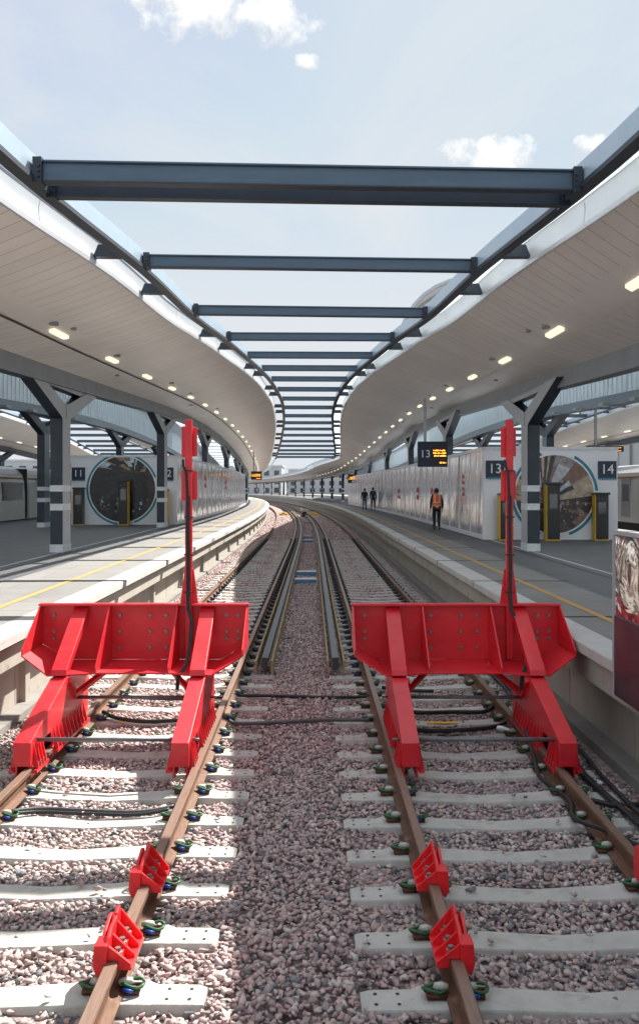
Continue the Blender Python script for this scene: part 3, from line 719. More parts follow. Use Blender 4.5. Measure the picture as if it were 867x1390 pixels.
def rooflight(c, label):  # unseen ridge glazing added to light the inner cladding
    t = thing('rooflight', (c,12,7.0), label, 'rooflight')
    ys = yrange(4, 148)
    m = MB(); m.loft([[(c+K(y)-1.45,y,H+fh(y)+.765),(c+K(y),y,H+fh(y)+1.05),(c+K(y)+1.45,y,H+fh(y)+.765),(c+K(y),y,H+fh(y)+1.03)] for y in ys]); m.build('frosted_glazing', 'frosted', t)
    for q in range(30):
        y = 5+4.6*q
        m = MB(); m.beam((c+K(y)-1.45,y,H+fh(y)+.75),(c+K(y)+1.45,y,H+fh(y)+.75),.06,.08, side=Vector((0,1,0))); m.build('glazing_bar', 'beam', t)
rooflight(CL, 'added frosted ridge rooflight along the middle of the left platform roof')
rooflight(CR, 'added frosted ridge rooflight along the middle of the right platform roof')
crossbeams(fL, fR, 'tracks', 'blue steel beams across the opening over the tracks')
crossbeams(mirL(fR), mirL(fL), 'left', 'steel beams across the far left roof opening')
crossbeams(mirR(fR), mirR(fL), 'right', 'steel beams across the far right roof opening')

# ------------------------------------------------------------------ columns
def column(x, y, sg, zg, label, group, dark=False):
    t = thing('canopy_column', (x,y,PZ), label, 'column', group)
    zt = zg-1.2 if zg > 5.2 else zg-1.05
    w, d = .16, .37
    m = MB()
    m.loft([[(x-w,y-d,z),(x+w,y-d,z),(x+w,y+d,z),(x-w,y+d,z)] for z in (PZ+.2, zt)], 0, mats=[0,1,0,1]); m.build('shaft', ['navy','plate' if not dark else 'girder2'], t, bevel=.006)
    m = MB(); m.box(x-w-.012,x+w+.012,y-d-.012,y+d+.012,PZ,PZ+.2); m.build('base', 'white_top', t)
    for z0, z1 in ((1.98,2.15),(2.46,2.62)):
        m = MB(); m.box(x-w-.004,x+w+.004,y-d-.004,y+d+.004,z0,z1); m.build('band', 'white_top', t)
    side = Vector((1,0,0))
    zb = zg-.37; hr = 3.3 if zg > 5.2 else 2.7
    for s in (-1,1):
        m = MB()
        # arm: parallelogram plate in the girder plane
        m.prism([(y+s*.02,zt-.02),(y+s*(d+.0),zt-.02),(y+s*(d+.06),zt+.03),(y+s*hr,zb+.05),(y+s*(hr-1.15),zb+.05),(y+s*.02,zt+.34)], 'x', x-.15, x+.15)
        o_ = m.build('arm', ['navy' , 'plate'], t)
        me = o_.data
        for p in me.polygons: p.material_index = 1 if abs(p.normal.x) > .7 and not dark else 0
    m = MB(); zc = zb-.10
    m.prism([(y-1.7,zc),(y+1.7,zc),(y+2.3,zb+.03),(y-2.3,zb+.03)], 'x', x-.13, x+.13)
    o_ = m.build('gusset_plate', ['navy','plate'], t)
    for p in o_.data.polygons: p.material_index = 1 if abs(p.normal.x) > .7 and not dark else 0
    if not dark:
        m = MB(); xs = x+sg*(.153)
        for q in range(5): m.box(min(xs,xs+sg*.003),max(xs,xs+sg*.003), y-.06,y+.06, zt-.05-.09*q, zt-.05-.09*q+.05)
        m.build('stencil_marks', 'black', t)
    return t
for i in range(10):
    y = 8.5+15.5*i
    if y < 150: column(GL(y)-.17, y, 1, fZg(y), f'forked navy steel column on the left platform, {ORD[i-1] if i else "the one beside the viewer"} in the row beside the tracks', 'forked columns along the left platform')
for i in range(18):
    y = 8.8+15.6*i
    if y < 285: column(GR(y)-.03, y, -1, fZgR(y), f'forked navy steel column on the right platform, {ORD[i-1] if i else "the one beside the viewer"} in the row beside the tracks', 'forked columns along the right platform')
for i in range(9):
    y = 24+15.5*i
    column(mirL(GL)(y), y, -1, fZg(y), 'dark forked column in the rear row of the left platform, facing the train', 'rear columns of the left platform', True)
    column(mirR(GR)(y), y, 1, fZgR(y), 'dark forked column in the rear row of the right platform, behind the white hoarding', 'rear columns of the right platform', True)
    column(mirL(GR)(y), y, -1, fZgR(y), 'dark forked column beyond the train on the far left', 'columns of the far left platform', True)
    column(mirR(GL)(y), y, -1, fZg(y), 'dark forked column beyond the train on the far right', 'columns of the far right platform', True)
# downlights hanging on the rear girders
def downlight(x, y, z, s, label, group):
    t = thing('downlight', (x,y,z), label, 'lamp', group)
    m = MB(); m.box(x-.16,x+.16,y-.25,y+.25,z-.05,z+.05); m.box(x+s*.16-.08,x+s*.16+.14,y-.03,y+.03,z+.0,z+.03); m.build('housing', 'lampbody', t, bevel=.015)
    m = MB(); m.box(x-.12,x+.12,y-.2,y+.2,z-.058,z-.052); m.build('diffuser', 'plate', t)
for i in range(9):
    y = 18+3.1*i
    downlight(mirL(GL)(y)+.38, y, fZg(y)-.35, -1, 'small box lamp on the rear girder of the left platform', 'box lamps on the left rear girder')
    downlight(mirR(GR)(y)-.38, y, fZgR(y)-.35, 1, 'small box lamp on the rear girder of the right platform', 'box lamps on the right rear girder')

# ------------------------------------------------------------------ hoardings
def disc(m, cx, y, cz, r, n=64, m_=0, yb=None):
    m.add([(cx+r*math.cos(i*2*math.pi/n), y, cz+r*math.sin(i*2*math.pi/n)) for i in range(n)], [tuple(range(n))], m_)
def arc_plate(m, cx, y0, y1, cz, r0, r1, a0, a1, n=40):
    for i in range(n):
        p, q = math.radians(a0+(a1-a0)*i/n), math.radians(a0+(a1-a0)*(i+1)/n)
        vs = [(cx+r*math.cos(a), y, cz+r*math.sin(a)) for y in (y0,y1) for r, a in ((r0,p),(r1,p),(r1,q),(r0,q))]
        m.add(vs, [(0,1,2,3),(7,6,5,4),(0,4,5,1),(1,5,6,2),(2,6,7,3),(3,7,4,0)])
PICM = {}
def pcol(c):
    k = 'print %.3f %.3f %.3f' % c
    if k not in PICM: PICM[k] = mat(k, c, .3, var=.45, scale=5)
    return PICM[k]
def fan_picture(name, cx, y, cz, r, vx, vz, cols, seed, parent):
    rd = random.Random(seed); m = MB(); mats = [pcol(c) for c in cols]
    N = 46; angs = sorted([rd.uniform(0,360) for _ in range(N)]); angs = angs+[angs[0]+360]
    def hit(a, f=1.0):
        dx, dz = math.cos(math.radians(a)), math.sin(math.radians(a)); ox, oz = vx, vz
        b_ = ox*dx+oz*dz; c = ox*ox+oz*oz-r*r; q = -b_+math.sqrt(b_*b_-c)
        return (cx+ox+dx*q*f, y, cz+oz+dz*q*f)
    for i in range(N):
        a0, a1 = angs[i], angs[i+1]; fr = [0,rd.uniform(.2,.5),rd.uniform(.55,.85),1]
        for j in range(3):
            n_ = max(1,int((a1-a0)/4)); ring0 = [hit(a0+(a1-a0)*q/n_, fr[j]) for q in range(n_+1)]; ring1 = [hit(a0+(a1-a0)*q/n_, fr[j+1]) for q in range(n_+1)]
            mid = math.radians((a0+a1)/2); up = math.sin(mid)
            k = rd.randrange(len(cols)//2) if up < .1 else rd.randrange(len(cols))
            for q in range(n_): m.add([ring0[q],ring1[q],ring1[q+1],ring0[q+1]], [(0,1,2,3)], k)
    for q in range(70):      # small printed figures low in the picture
        a = rd.uniform(-.8,.8)*r; b_ = rd.uniform(-.75,-.25)*r
        if a*a+b_*b_ > r*r*.85: continue
        w_, h_ = rd.uniform(.015,.05)*r, rd.uniform(.03,.13)*r
        m.add([(cx+a-w_,y-.0015,cz+b_),(cx+a+w_,y-.0015,cz+b_),(cx+a+w_*.7,y-.0015,cz+b_+h_),(cx+a-w_*.7,y-.0015,cz+b_+h_)], [(0,1,2,3)], rd.randrange(len(cols)))
    return m.build(name, mats, parent)
def hoarding(xa, xb, y, ztop, xside, yend, cx, cz, cr, pic, arcs, label, s, printspots):
    t = thing('hoarding', ((xa+xb)/2,y,PZ), label, 'hoarding')
    m = MB(); m.box(xa,xb,y,y+.06,PZ+.004,ztop-.09)
    m.build('front_panel', 'white', t)
    m = MB(); m.box(xa-.01,xb+.01,y-.02,y+.08,ztop-.09,ztop); m.build('top_trim', 'white_top', t)
    fan_picture('round_picture', cx, y-.006, cz, cr, *pic, t)
    m = MB(); arc_plate(m, cx, y-.010, y-.004, cz, cr, cr+.05, 0, 360, 90); m.build('white_ring', 'signtext', t)
    for a0, a1 in arcs:
        m = MB(); arc_plate(m, cx, y-.014, y-.003, cz, cr+.052, cr+.14, a0, a1); m.build('teal_arc', 'teal', t)
    # side run of mirrored film sheets
    yy = y+.06; i = 0
    while yy < yend:
        a, b_ = yy, min(yy+2.4, yend); m = MB()
        xs = xside
        q = [(xs(yv)+off, yv) for yv in (a+.01,b_-.01) for off in (0,-s*.05)]
        m.add([(q[0][0],q[0][1],PZ+.16),(q[2][0],q[2][1],PZ+.16),(q[3][0],q[3][1],PZ+.16),(q[1][0],q[1][1],PZ+.16),
               (q[0][0],q[0][1],ztop-.12),(q[2][0],q[2][1],ztop-.12),(q[3][0],q[3][1],ztop-.12),(q[1][0],q[1][1],ztop-.12)],
              [(0,3,2,1),(4,5,6,7),(0,1,5,4),(1,2,6,5),(2,3,7,6),(3,0,4,7)])
        m.build('mirror_film', 'film', t); yy += 2.4; i += 1
    ys = [y+.06+2.4*i for i in range(int((yend-y)/2.4)+1)]
    m = MB()
    m.loft([[(xside(v)+s*.02,v,PZ+.004),(xside(v)-s*.06,v,PZ+.004),(xside(v)-s*.06,v,PZ+.155),(xside(v)+s*.02,v,PZ+.155)] for v in ys])
    m.loft([[(xside(v)+s*.03,v,ztop-.115),(xside(v)-s*.06,v,ztop-.115),(xside(v)-s*.06,v,ztop),(xside(v)+s*.03,v,ztop)] for v in ys])
    for v in ys: m.box(xside(v)-.022+s*.0,xside(v)+.022+s*.0,v-.012,v+.012,PZ+.157,ztop-.117)
    m.build('side_frame', 'white', t)
    m = MB(); m.loft([[(xside(v)-s*.07,v,ztop-.09),(xside(v)-s*abs(xb-xa)+ (0),v,ztop-.09)] for v in ys], closed=False); m.build('lid', 'white', t)
    # red print on the film: short unreadable lettering rows
    for (yp, zp, n, rows, sz) in printspots:
        m = MB()
        for r in range(rows):
            for k in range(n):
                ya = yp+k*sz*.62; z0 = zp-r*sz*1.3; hgt = sz*random.choice((.7,.7,1.0)); x = xside(ya)+s*.006
                m.box(min(x,x+s*.004),max(x,x+s*.004),ya,ya+sz*.42,z0,z0+hgt)
                if k % 2: m.box(min(x,x+s*.004),max(x,x+s*.004),ya+sz*.42,ya+sz*.56,z0+hgt*.4,z0+hgt*.6)
        m.build('printed_lettering', 'red_ink', t)
    return t
hl = lambda y: -6.43+K(y)-.0*y
hr_ = lambda y: 5.19-.009*(y-29.5)+K(y)
hoarding(-11.2, -6.43, 42, 4.05, hl, 98, -8.88, 2.52, 1.48, (.55,.75,[(.01,.012,.014),(.02,.022,.025),(.012,.03,.03),(.05,.035,.028),(.02,.02,.022),(.30,.19,.12),(.45,.55,.62),(.20,.14,.10)],3), ((20,75),(105,262),(290,345)), 'white hoarding on the left platform with a dark round picture and mirrored side', 1,
         ((44.6,2.9,7,2,.30),(52.5,3.0,6,2,.30),(66,2.9,8,2,.3)))
hoarding(5.19, 9.44, 29.5, 3.86, hr_, 100, 7.44, 2.36, 1.24, (-.35,-.25,[(.05,.04,.04),(.10,.07,.06),(.20,.12,.09),(.03,.04,.06),(.30,.22,.15),(.42,.33,.24),(.42,.44,.47),(.26,.24,.23)],8), ((5,62),(108,250),(290,352)), 'white hoarding on the right platform with a brownish round picture and mirrored side', -1,
         ((41,2.3,8,2,.30),(47,2.35,7,2,.28),(56,2.3,9,2,.28),(33.2,2.9,5,4,.16)))
def number_sign(x, y, z, w, txt, label):
    t = thing('platform_number_sign', (x,y,z-w/2), label, 'sign', 'platform number signs on the hoardings')
    m = MB(); m.box(x-w/2,x+w/2,y-.03,y-.001,z-w/2,z+w/2); m.build('sign_panel', 'signblue', t)
    m = MB(); m.box(x-w/2,x+w/2,y-.034,y-.0305,z-w/2,z-w/2+.05); m.build('blue_edge', 'teal', t)
    text_mesh('number', txt, w*.74, (x,y-.036,z+.02), 'signtext', t)
number_sign(-10.86, 41.99, 3.2, .60, '11', 'navy square sign with a white 11 at the left end of the left hoarding')
number_sign(-6.88, 41.99, 3.2, .60, '12', 'navy square sign with a white 12, half hidden behind the second left column')
number_sign(5.55, 29.49, 3.14, .58, '13', 'navy square sign with a white 13 on the right hoarding behind the red mast')
number_sign(9.10, 29.49, 3.12, .58, '14', 'navy square sign with a white 14 at the right end of the right hoarding')
def cabinet(x, y, w, h, label, yside):
    t = thing('ticket_cabinet', (x,y,PZ), label, 'cabinet', 'black cabinets before the hoardings')
    m = MB(); m.box(x-w/2,x+w/2,y-.2,y+.15,PZ+.045,PZ+h-.07); m.build('body', 'black', t, bevel=.01)
    m = MB(); m.box(x-w/2-.04,x+w/2+.04,y-.25,y+.17,PZ+h-.07,PZ+h); m.build('top_cap', 'black', t, bevel=.01)
    xs = x+yside*(w/2+.012)
    m = MB(); m.box(xs-.012,xs+.012,y-.21,y+.15,PZ+.045,PZ+h-.075); m.build('edge_strip', 'cab_yellow', t)
    m = MB(); m.box(x-w/2-.02,x+w/2+.02,y-.23,y+.16,PZ,PZ+.04); m.build('foot', 'cab_yellow', t)
    m = MB(); m.box(x-w*.3,x+w*.3,y-.206,y-.2005,PZ+h*.55,PZ+h*.8); m.build('screen', 'glass', t)
cabinet(-10.73, 41.6, .42, 1.68, 'short black cabinet under the 11 sign', -1)
cabinet(-8.72, 41.6, .40, 2.02, 'tall black cabinet in front of the dark round picture', 1)
cabinet(-6.95, 41.6, .40, 1.62, 'black cabinet half hidden behind the second left column', 1)
cabinet(5.80, 29.2, .34, 1.48, 'black cabinet under the 13 sign, behind the red mast', -1)
cabinet(7.26, 29.1, .40, 1.82, 'tall black cabinet in front of the brownish round picture', -1)
cabinet(8.80, 29.2, .40, 1.50, 'black cabinet with yellow edge under the 14 sign', -1)

# departure boards
def board(x, y, z, w, h, label, num=True, post=True, ptop=6.3, rows=3, side=-1):
    t = thing('departure_board', (x,y,z-h/2), label, 'sign')
    m = MB(); m.box(x-w/2,x+w/2,y-.09,y+.09,z-h/2,z+h/2); m.build('casing', 'black', t, bevel=.012)
    if num:
        m = MB(); m.box(x-w/2+.02,x-.04,y-.098,y-.0905,z-h/2+.02,z+h/2-.02); m.build('number_panel', 'signblue', t)
        text_mesh('number', num, h*.42, (x-w*.25,y-.102,z), 'signtext', t)
        x0, x1 = x+.02, x+w/2-.06
    else: x0, x1 = x-w/2+.1, x+w/2-.1
    m = MB(); px = (x1-x0)/16
    for r in range(rows+1):
        zz = z+h*.12-r*h*.105
        if r == rows: zz = z-h*.36
        for k in range(16):
            if random.random() < .8 and (r != rows or k > 7):
                m.box(x0+k*px,x0+k*px+px*.7,y-.104,y-.0915,zz,zz+h*.05*random.choice((.7,1,1)))
    m.build('led_text', 'led', t)
    if post:
        xp = x-w*.25; m = MB(); m.box(xp-.05,xp+.05,y-.05,y+.05,z+h/2,ptop); m.build('hanger_post', 'plate', t)
board(4.0, 33, 3.76, 1.06, .90, 'hanging departure board with a white 13 and orange lettering over the right platform', '13', ptop=5.75)
board(-5.55, 82, 3.72, .95, .75, 'small hanging departure board with orange lettering over the far left platform', None, ptop=6.1)
board(3.3, 95, 3.6, .8, .9, 'far hanging departure board with orange lettering behind the walking people', None, ptop=6.0)
board(12.4, 40.5, 4.28, 1.6, .26, 'low wide departure board with orange lettering above the white right hoarding', None, ptop=6.4, rows=1)

# ------------------------------------------------------------------ buffers
def hexbolt(m, x, y, z, r=.02, d=-1, mi=0):
    m.tube([(x,y,z),(x,y+d*.022,z)], r, 6, mi)
def buffer(cx, y0, label, side):
    t = thing('buffer_stop', (cx,y0,0), label, 'buffer stop', 'red buffer stops')
    W = 1.165
    m = MB(); m.prism([(cx-W,1.21),(cx+W,1.21),(cx+W,.78),(cx+.85,.60),(cx-.85,.60),(cx-W,.78)], 'y', y0, y0+.02)
    m.build('back_plate', 'red', t, bevel=.003)
    m = MB(); m.box(cx-W-.01,cx+W+.01,y0-.09,y0+.03,1.211,1.235); m.build('top_flange', 'red', t, bevel=.003)
    # bottom flange, folded up at both ends
    m = MB(); th = .018
    pts = [(-W,.78,-.73),(-.85,.60,-.88),(-.60,.60,-.84),(-.38,.60,-.76),(.38,.60,-.76),(.60,.60,-.84),(.85,.60,-.88),(W,.78,-.73)]
    rings = []
    for x, z, yf in pts: rings.append([(cx+x,y0,z-th),(cx+x,y0+yf,z-th),(cx+x,y0+yf,z),(cx+x,y0,z)])
    m.loft(rings); m.build('lower_flange', 'red', t, bevel=.002)
    for x in (-W+.009, -.38, .38, W-.009):
        zf = .78 if abs(x) > 1 else .60; yf = -.725 if abs(x) > 1 else -.75
        m = MB(); m.prism([(y0-.001,1.205),(y0-.001,zf+.001),(y0+yf,zf+.001),(y0+yf+.0,zf+.05),(y0-.10,1.205)], 'x', cx+x-.008, cx+x+.008)
        m.build('end_gusset' if abs(x) > 1 else 'rib', 'red', t)
    for x in (-.55,.55,-.80,.80):
        pass
    # plate bolts
    m = MB()
    for x in (-1.02,-.28,.06,.24,.92,1.05,.02):
        for z in (.74,.92,1.10):
            if x in (.02,): continue
            if abs(x) > .9 and z < .8: z = .84
            hexbolt(m, cx+x, y0-.001, z, .021)
    m.build('plate_bolts', 'bolt', t)
    for s in (-1,1):
        lx = cx+s*.71; w = .08
        m = MB()
        m.prism([(y0-.02,1.20),(y0-.02,1.10),(y0-.86,.603),(y0-.95,.603),(y0-.93,.66)], 'x', lx-w, lx+w)
        m.build('upper_strut', 'red', t, bevel=.004)
        leg = MB()
        leg.prism([(y0-.80,.58),(y0-.95,.58),(y0-2.13,.235),(y0-2.13,.02),(y0-2.05,.02),(y0-2.05,.20),(y0-.86,.53)], 'x', lx-w, lx+w)
        lo = leg.build('leg', 'red', t, bevel=.004)
        for q in (-1,1):
            m = MB(); xs = lx+q*(w-.010)
            m.prism([(y0-.88,.575),(y0-2.09,.22),(y0-2.09,.035),(y0-1.78,.035),(y0-1.66,.17),(y0-1.48,.17),(y0-1.42,.035),(y0-.12,.035),(y0-.12,.575)], 'x', xs-.006, xs+.006)
            m.build('side_plate', 'red', lo)
        m = MB(); m.box(lx-.075,lx+.075,y0-.20,y0-.03,.035,.58); m.build('rear_upright', 'red', lo, bevel=.004)
        # clamping fins along the rail
        m = MB(); mb = MB()
        ys = [-2.04+.08*i for i in range(4)]+[-1.40+.125*i for i in range(10)]
        for yv in ys:
            for q in (-1,1):
                xa = lx+q*(w+.001)
                m.prism([(xa,.22 if yv < -1.7 else .20),(xa,-.02),(xa+q*.045,-.02),(xa+q*.045,.01)], 'y', y0+yv-.007, y0+yv+.007)
        for (a, b_) in ((-2.10,-1.72),(-1.43,-.15)):
            for q in (-1,1):
                xa, xb = sorted((lx+q*(w+.001), lx+q*(w+.050))); m.box(xa,xb,y0+a,y0+b_,-.045,-.02)
                xa, xb = sorted((lx+q*(w-.03), lx+q*(w-.01)));  m.box(xa,xb,y0+a,y0+b_,-.09,.03)
        for yv in ys[:-1]:
            for q in (-1,1): mb.tube([(lx+q*(w+.028),y0+yv+.04,-.02),(lx+q*(w+.028),y0+yv+.04,.03)], .012, 6)
        m.build('rail_clamp', 'red', lo); mb.build('clamp_bolts', 'bolt', lo)
        # diagonal brace from leg to the flange
        m = MB(); m.beam((lx-s*.08,y0-.62,.34),(cx+s*.30,y0-.30,.585),.05,.05); m.beam((lx-s*.08,y0-.62,.34),(lx-s*.09,y0-.86,.54),.05,.05); m.build('brace', 'red', t)
    for yv, z, nm in ((-1.93,.215,'tie_rod'),(-.52,.29,'tie_rod')):
        m = MB(); m.tube([(cx-.70,y0+yv,z),(cx+.70,y0+yv,z)], .019, 10)
        for s in (-1,1): m.tube([(cx+s*.80,y0+yv,z),(cx+s*.86,y0+yv,z)], .014, 6)
        m.build(nm, 'steel_tube', t, smooth=True)
    # mast
    mx = cx+(.50 if side == 'left' else .60); ym = y0-.05
    mm = MB(); mm.box(mx-.038,mx+.038,ym-.03,ym+.035,.62,3.30)
    ma = mm.build('mast', 'red', t, bevel=.004)
    m = MB(); m.prism([(mx-.10,1.236),(mx+.10,1.236),(mx+.05,1.62),(mx-.05,1.62)], 'y', ym+.036, ym+.05); m.build('mast_foot_plate', 'red', ma)
    for z0, z1 in ((2.88,3.22),(2.39,2.73)):
        m = MB(); m.box(mx-.088,mx-.010,ym+.04,ym+.055,z0,z1); m.box(mx+.012,mx+.086,ym+.062,ym+.077,z0+.01,z1-.005)
        m.build('target_plate', 'red', ma, bevel=.003)
    m = MB()
    for z in (3.11,2.97): hexbolt(m, mx, ym-.03, z, .009)
    m.build('mast_bolts', 'bolt', ma)
    m = MB()
    pts = [(mx-.06,ym-.04,2.85),(mx-.055,ym-.045,2.78),(mx-.025,ym-.05,2.70),(mx-.012,ym-.048,2.45),(mx-.016,ym-.048,2.1),(mx-.008,ym-.048,1.7),(mx-.012,ym-.05,1.35),(mx+.0,ym-.07,1.18),(mx+.045,ym-.13,1.06),(mx+.06,ym-.35,.85),(mx+.05,ym-.6,.66),(mx-.02,ym-.72,.56),(mx-.03,ym-.7,.42)]
    m.tube(pts, .014, 8)
    m.tube([(p[0]+.018,p[1]-.004,p[2]) for p in pts[3:]], .010, 8)
    for z in (2.72,2.2,1.78,1.36): m.box(mx-.044,mx+.044,ym-.064,ym+.04,z,z+.014)
    m.build('mast_cable', 'rubber', ma, smooth=False)
    return t
buffer(-1.965, 10.5, 'bright red steel buffer stop on the sunlit left track', 'left')
buffer(1.53, 10.5, 'red steel buffer stop on the shaded right track', 'right')

# ------------------------------------------------------------------ rail clamp blocks
def rail_block(x, y, s, label):      # s: direction away from the track centre (bolted side)
    t = thing('rail_stop_block', (x,y,0), label, 'rail stop block', 'red blocks clamped on the rails'); t.scale = (1,1,.85)
    L = .17
    m = MB()
    X = lambda u: x+s*u*.78
    # spine with arched top
    sp = [(-L,.02),(-L,.10),(-L*.80,.135),(-L*.45,.165),(0,.165),(L*.30,.17),(L*.36,.185),(L*.55,.20),(L*.75,.20),(L*.88,.175),(L,.13),(L,.02)]
    m.prism([(y+a,b_) for a,b_ in sp], 'x', min(X(-.045),X(-.022)), max(X(-.045),X(-.022)))
    m.build('spine', 'red_plastic', t, bevel=.003)
    m = MB()    # second plate on the inner side, slotted outline
    sp2 = [(-L*.6,-.05),(-L*.6,.09),(-L*.3,.13),(L*.1,.15),(L*.5,.17),(L*.8,.145),(L*.95,.05),(L*.9,-.10),(-L*.2,-.12)]
    m.prism([(y+a,b_) for a,b_ in sp2], 'x', min(X(-.092),X(-.07)), max(X(-.092),X(-.07)))
    m.build('inner_cheek', 'red_plastic', t, bevel=.003)
    m = MB(); m.box(min(X(-.07),X(-.045)),max(X(-.07),X(-.045)),y-L*.5,y+L*.85,.06,.10)
    m.prism([(X(-.115),.11),(X(-.028),.11),(X(-.028),-.02),(X(-.05),-.06),(X(-.10),-.09),(X(-.125),-.02)], 'y', y-L-.02, y-L+.10)
    m.build('end_box', 'red_plastic', t, bevel=.004)
    m = MB()    # saddle plate over the rail head and outer flange
    m.prism([(X(-.045),.004),(X(.044),.004),(X(.044),-.05),(X(.135),-.055),(X(.135),-.035),(X(.062),-.03),(X(.062),.026),(X(-.045),.026)], 'y', y-L, y+L)
    m.build('saddle', 'red_plastic', t, bevel=.002)
    for a in (-L+.008,-L*.34,L*.34,L-.008):
        top = .095+.065*(a+L)/(2*L); m = MB()
        m.prism([(X(-.022),top),(X(-.022),.027),(X(.062),.027),(X(.062),-.034),(X(.132),-.034),(X(.132),-.015)], 'y', y+a-.008, y+a+.008)
        m.build('gusset', 'red_plastic', t)
    for a in (-L*.66,0,L*.66):
        m = MB(); m.tube([(X(.028),y+a,.027),(X(.028),y+a,.034),(X(.028),y+a,.036),(X(.028),y+a,.058)], [.026,.026,.016,.016], 8)
        m.build('bolt', 'bolt', t)
for xx, yy, s, lab in (
    (xl(5.85)+.75, 6.08, 1, 'red block clamped on the orange rail just above the bottom left one'),
    (xl(5.1)+.75, 5.13, 1, 'red block clamped on the orange rail lowest in the photo at left'),
    (xr(6.1)-.73, 6.10, -1, 'red block clamped on the left rail of the right track, farther of the pair'),
    (xr(5.4)-.73, 5.15, -1, 'red block clamped on the left rail of the right track, nearer of the pair'),
    (xr(6.1)+.73, 6.12, 1, 'red block clamped on the rail at the right edge of the photo')):
    rail_block(xx, yy, s, lab)

# ------------------------------------------------------------------ cables and small track items
def cable(pts, r, label, matn='rubber', sub=6, n=8, sag=.0):
    P_ = [Vector(p) for p in pts]; out = []
    for i in range(len(P_)-1):
        p0 = P_[max(i-1,0)]; p1 = P_[i]; p2 = P_[i+1]; p3 = P_[min(i+2,len(P_)-1)]
        for k in range(sub):
            u = k/sub
            out.append(.5*((2*p1)+(-p0+p2)*u+(2*p0-5*p1+4*p2-p3)*u*u+(-p0+3*p1-3*p2+p3)*u**3))
    out.append(P_[-1]); m = MB(); m.tube(out, r, n)
    o = m.build('cable', matn, origin=pts[0], smooth=True); tag(o, label, 'cable', 'cables on the trackbed'); return o
zc = -.155
cable([(xl(10.5)+.86,10.60,-.12),(-.9,10.52,-.13),(-.45,10.62,-.14),(.0,10.72,-.14),(.35,10.68,-.13),(xr(10.7)-.84,10.66,-.12)], .022, 'thick dark cable crossing the middle ballast strip between the buffer stops, nearer one', 'cable_grey')
cable([(-1.05,12.05,zc),(-.6,11.98,-.14),(0,11.9,-.14),(.4,11.95,-.15),(.66,12.0,zc)], .022, 'thick dark cable crossing the middle ballast strip just before the conductor rails')
cable([(xl(7.8)-.66,7.66,-.13),(-2.3,7.78,-.15),(-1.9,7.74,-.155),(-1.5,7.70,-.15),(xl(7.8)+.66,7.78,-.13)], .016, 'upper of two dark cables across the left track in front of its buffer', 'cable_grey')
cable([(xl(7.8)-.62,7.60,-.13),(-2.3,7.71,-.155),(-1.9,7.68,-.16),(-1.5,7.65,-.155),(xl(7.8)+.63,7.70,-.13)], .016, 'lower of two dark cables across the left track in front of its buffer')
cable([(xl(10.8)-.66,10.95,-.10),(-2.35,10.78,-.13),(-2.0,10.66,-.14),(-1.6,10.72,-.14),(-1.25,10.8,-.14)], .024, 'black cable snaking across the left track under its buffer stop')
cable([(xl(12)-.62,11.9,-.12),(-2.2,11.8,-.13),(-1.7,11.75,-.13),(-1.2,11.82,-.12)], .020, 'thin black cable on a sleeper behind the left buffer stop')
cable([(.85,11.15,-.12),(1.2,11.08,-.14),(1.6,11.15,-.15),(1.95,11.12,-.14),(2.1,11.3,-.12)], .026, 'black cable across the right track behind its tie rods')
cable([(.82,10.35,-.12),(1.2,10.28,-.15),(1.6,10.32,-.15),(1.95,10.42,-.14),(2.1,10.5,-.11)], .024, 'black cable across the right track under its buffer stop')
cable([(.83,12.4,-.12),(1.2,12.3,-.14),(1.5,12.25,-.14)], .024, 'black cable end lying beyond the right buffer stop')
for k, (a, lab) in enumerate((( .40,'black cable along the foot of the right platform wall, innermost'),(.30,'black cable along the foot of the right platform wall, middle one'),(.14,'black cable along the right platform wall, nearest the rail'))):
    ys = [4.2,6,7.2,8.4,9.6,11,13,15.5,19]
    cable([(xr(y)+1.42-a+.05*math.sin(y*1.1+k)-.03*k, y, -.135+.015*math.sin(y*2+k)) for y in ys], .021, lab)
cable([(xr(8)+.86,7.9,-.12),(2.5,7.82,-.14),(2.75,7.86,-.14),(3.0,7.9,-.13)], .024, 'short black cable from the right rail towards the right platform wall')
cable([(2.05,9.3,.12),(2.06,8.9,-.08),(2.02,8.5,-.12),(2.12,7.9,-.12),(2.03,7.4,-.10),(2.2,6.95,-.05),(2.33,6.8,-.10)], .020, 'black cable running down from the right buffer leg along the rail')
def flat_item(x, y, w, l, z, matn, name, label, cat, h=.012):
    m = MB(); m.box(x-w/2,x+w/2,y-l/2,y+l/2,z,z+h); o = m.build(name, matn, origin=(x,y,z), bevel=.002); tag(o, label, cat)
def sleeper_near(sy, y): return min(sy, key=lambda v: abs(v-y))
flat_item(-2.32, sleeper_near(SYL,10.6), .17, .07, -.190, 'yellow', 'warning_plate', 'small yellow plate on the sleeper under the left buffer, left one', 'plate')
flat_item(-2.02, sleeper_near(SYL,10.6), .32, .07, -.192, 'yellow', 'warning_plate', 'longer yellow plate on the sleeper under the left buffer, right one', 'plate')
flat_item(1.42, sleeper_near(SYR,10.6), .36, .08, -.192, 'yellow', 'warning_plate', 'yellow plate on a sleeper under the right buffer stop', 'plate')
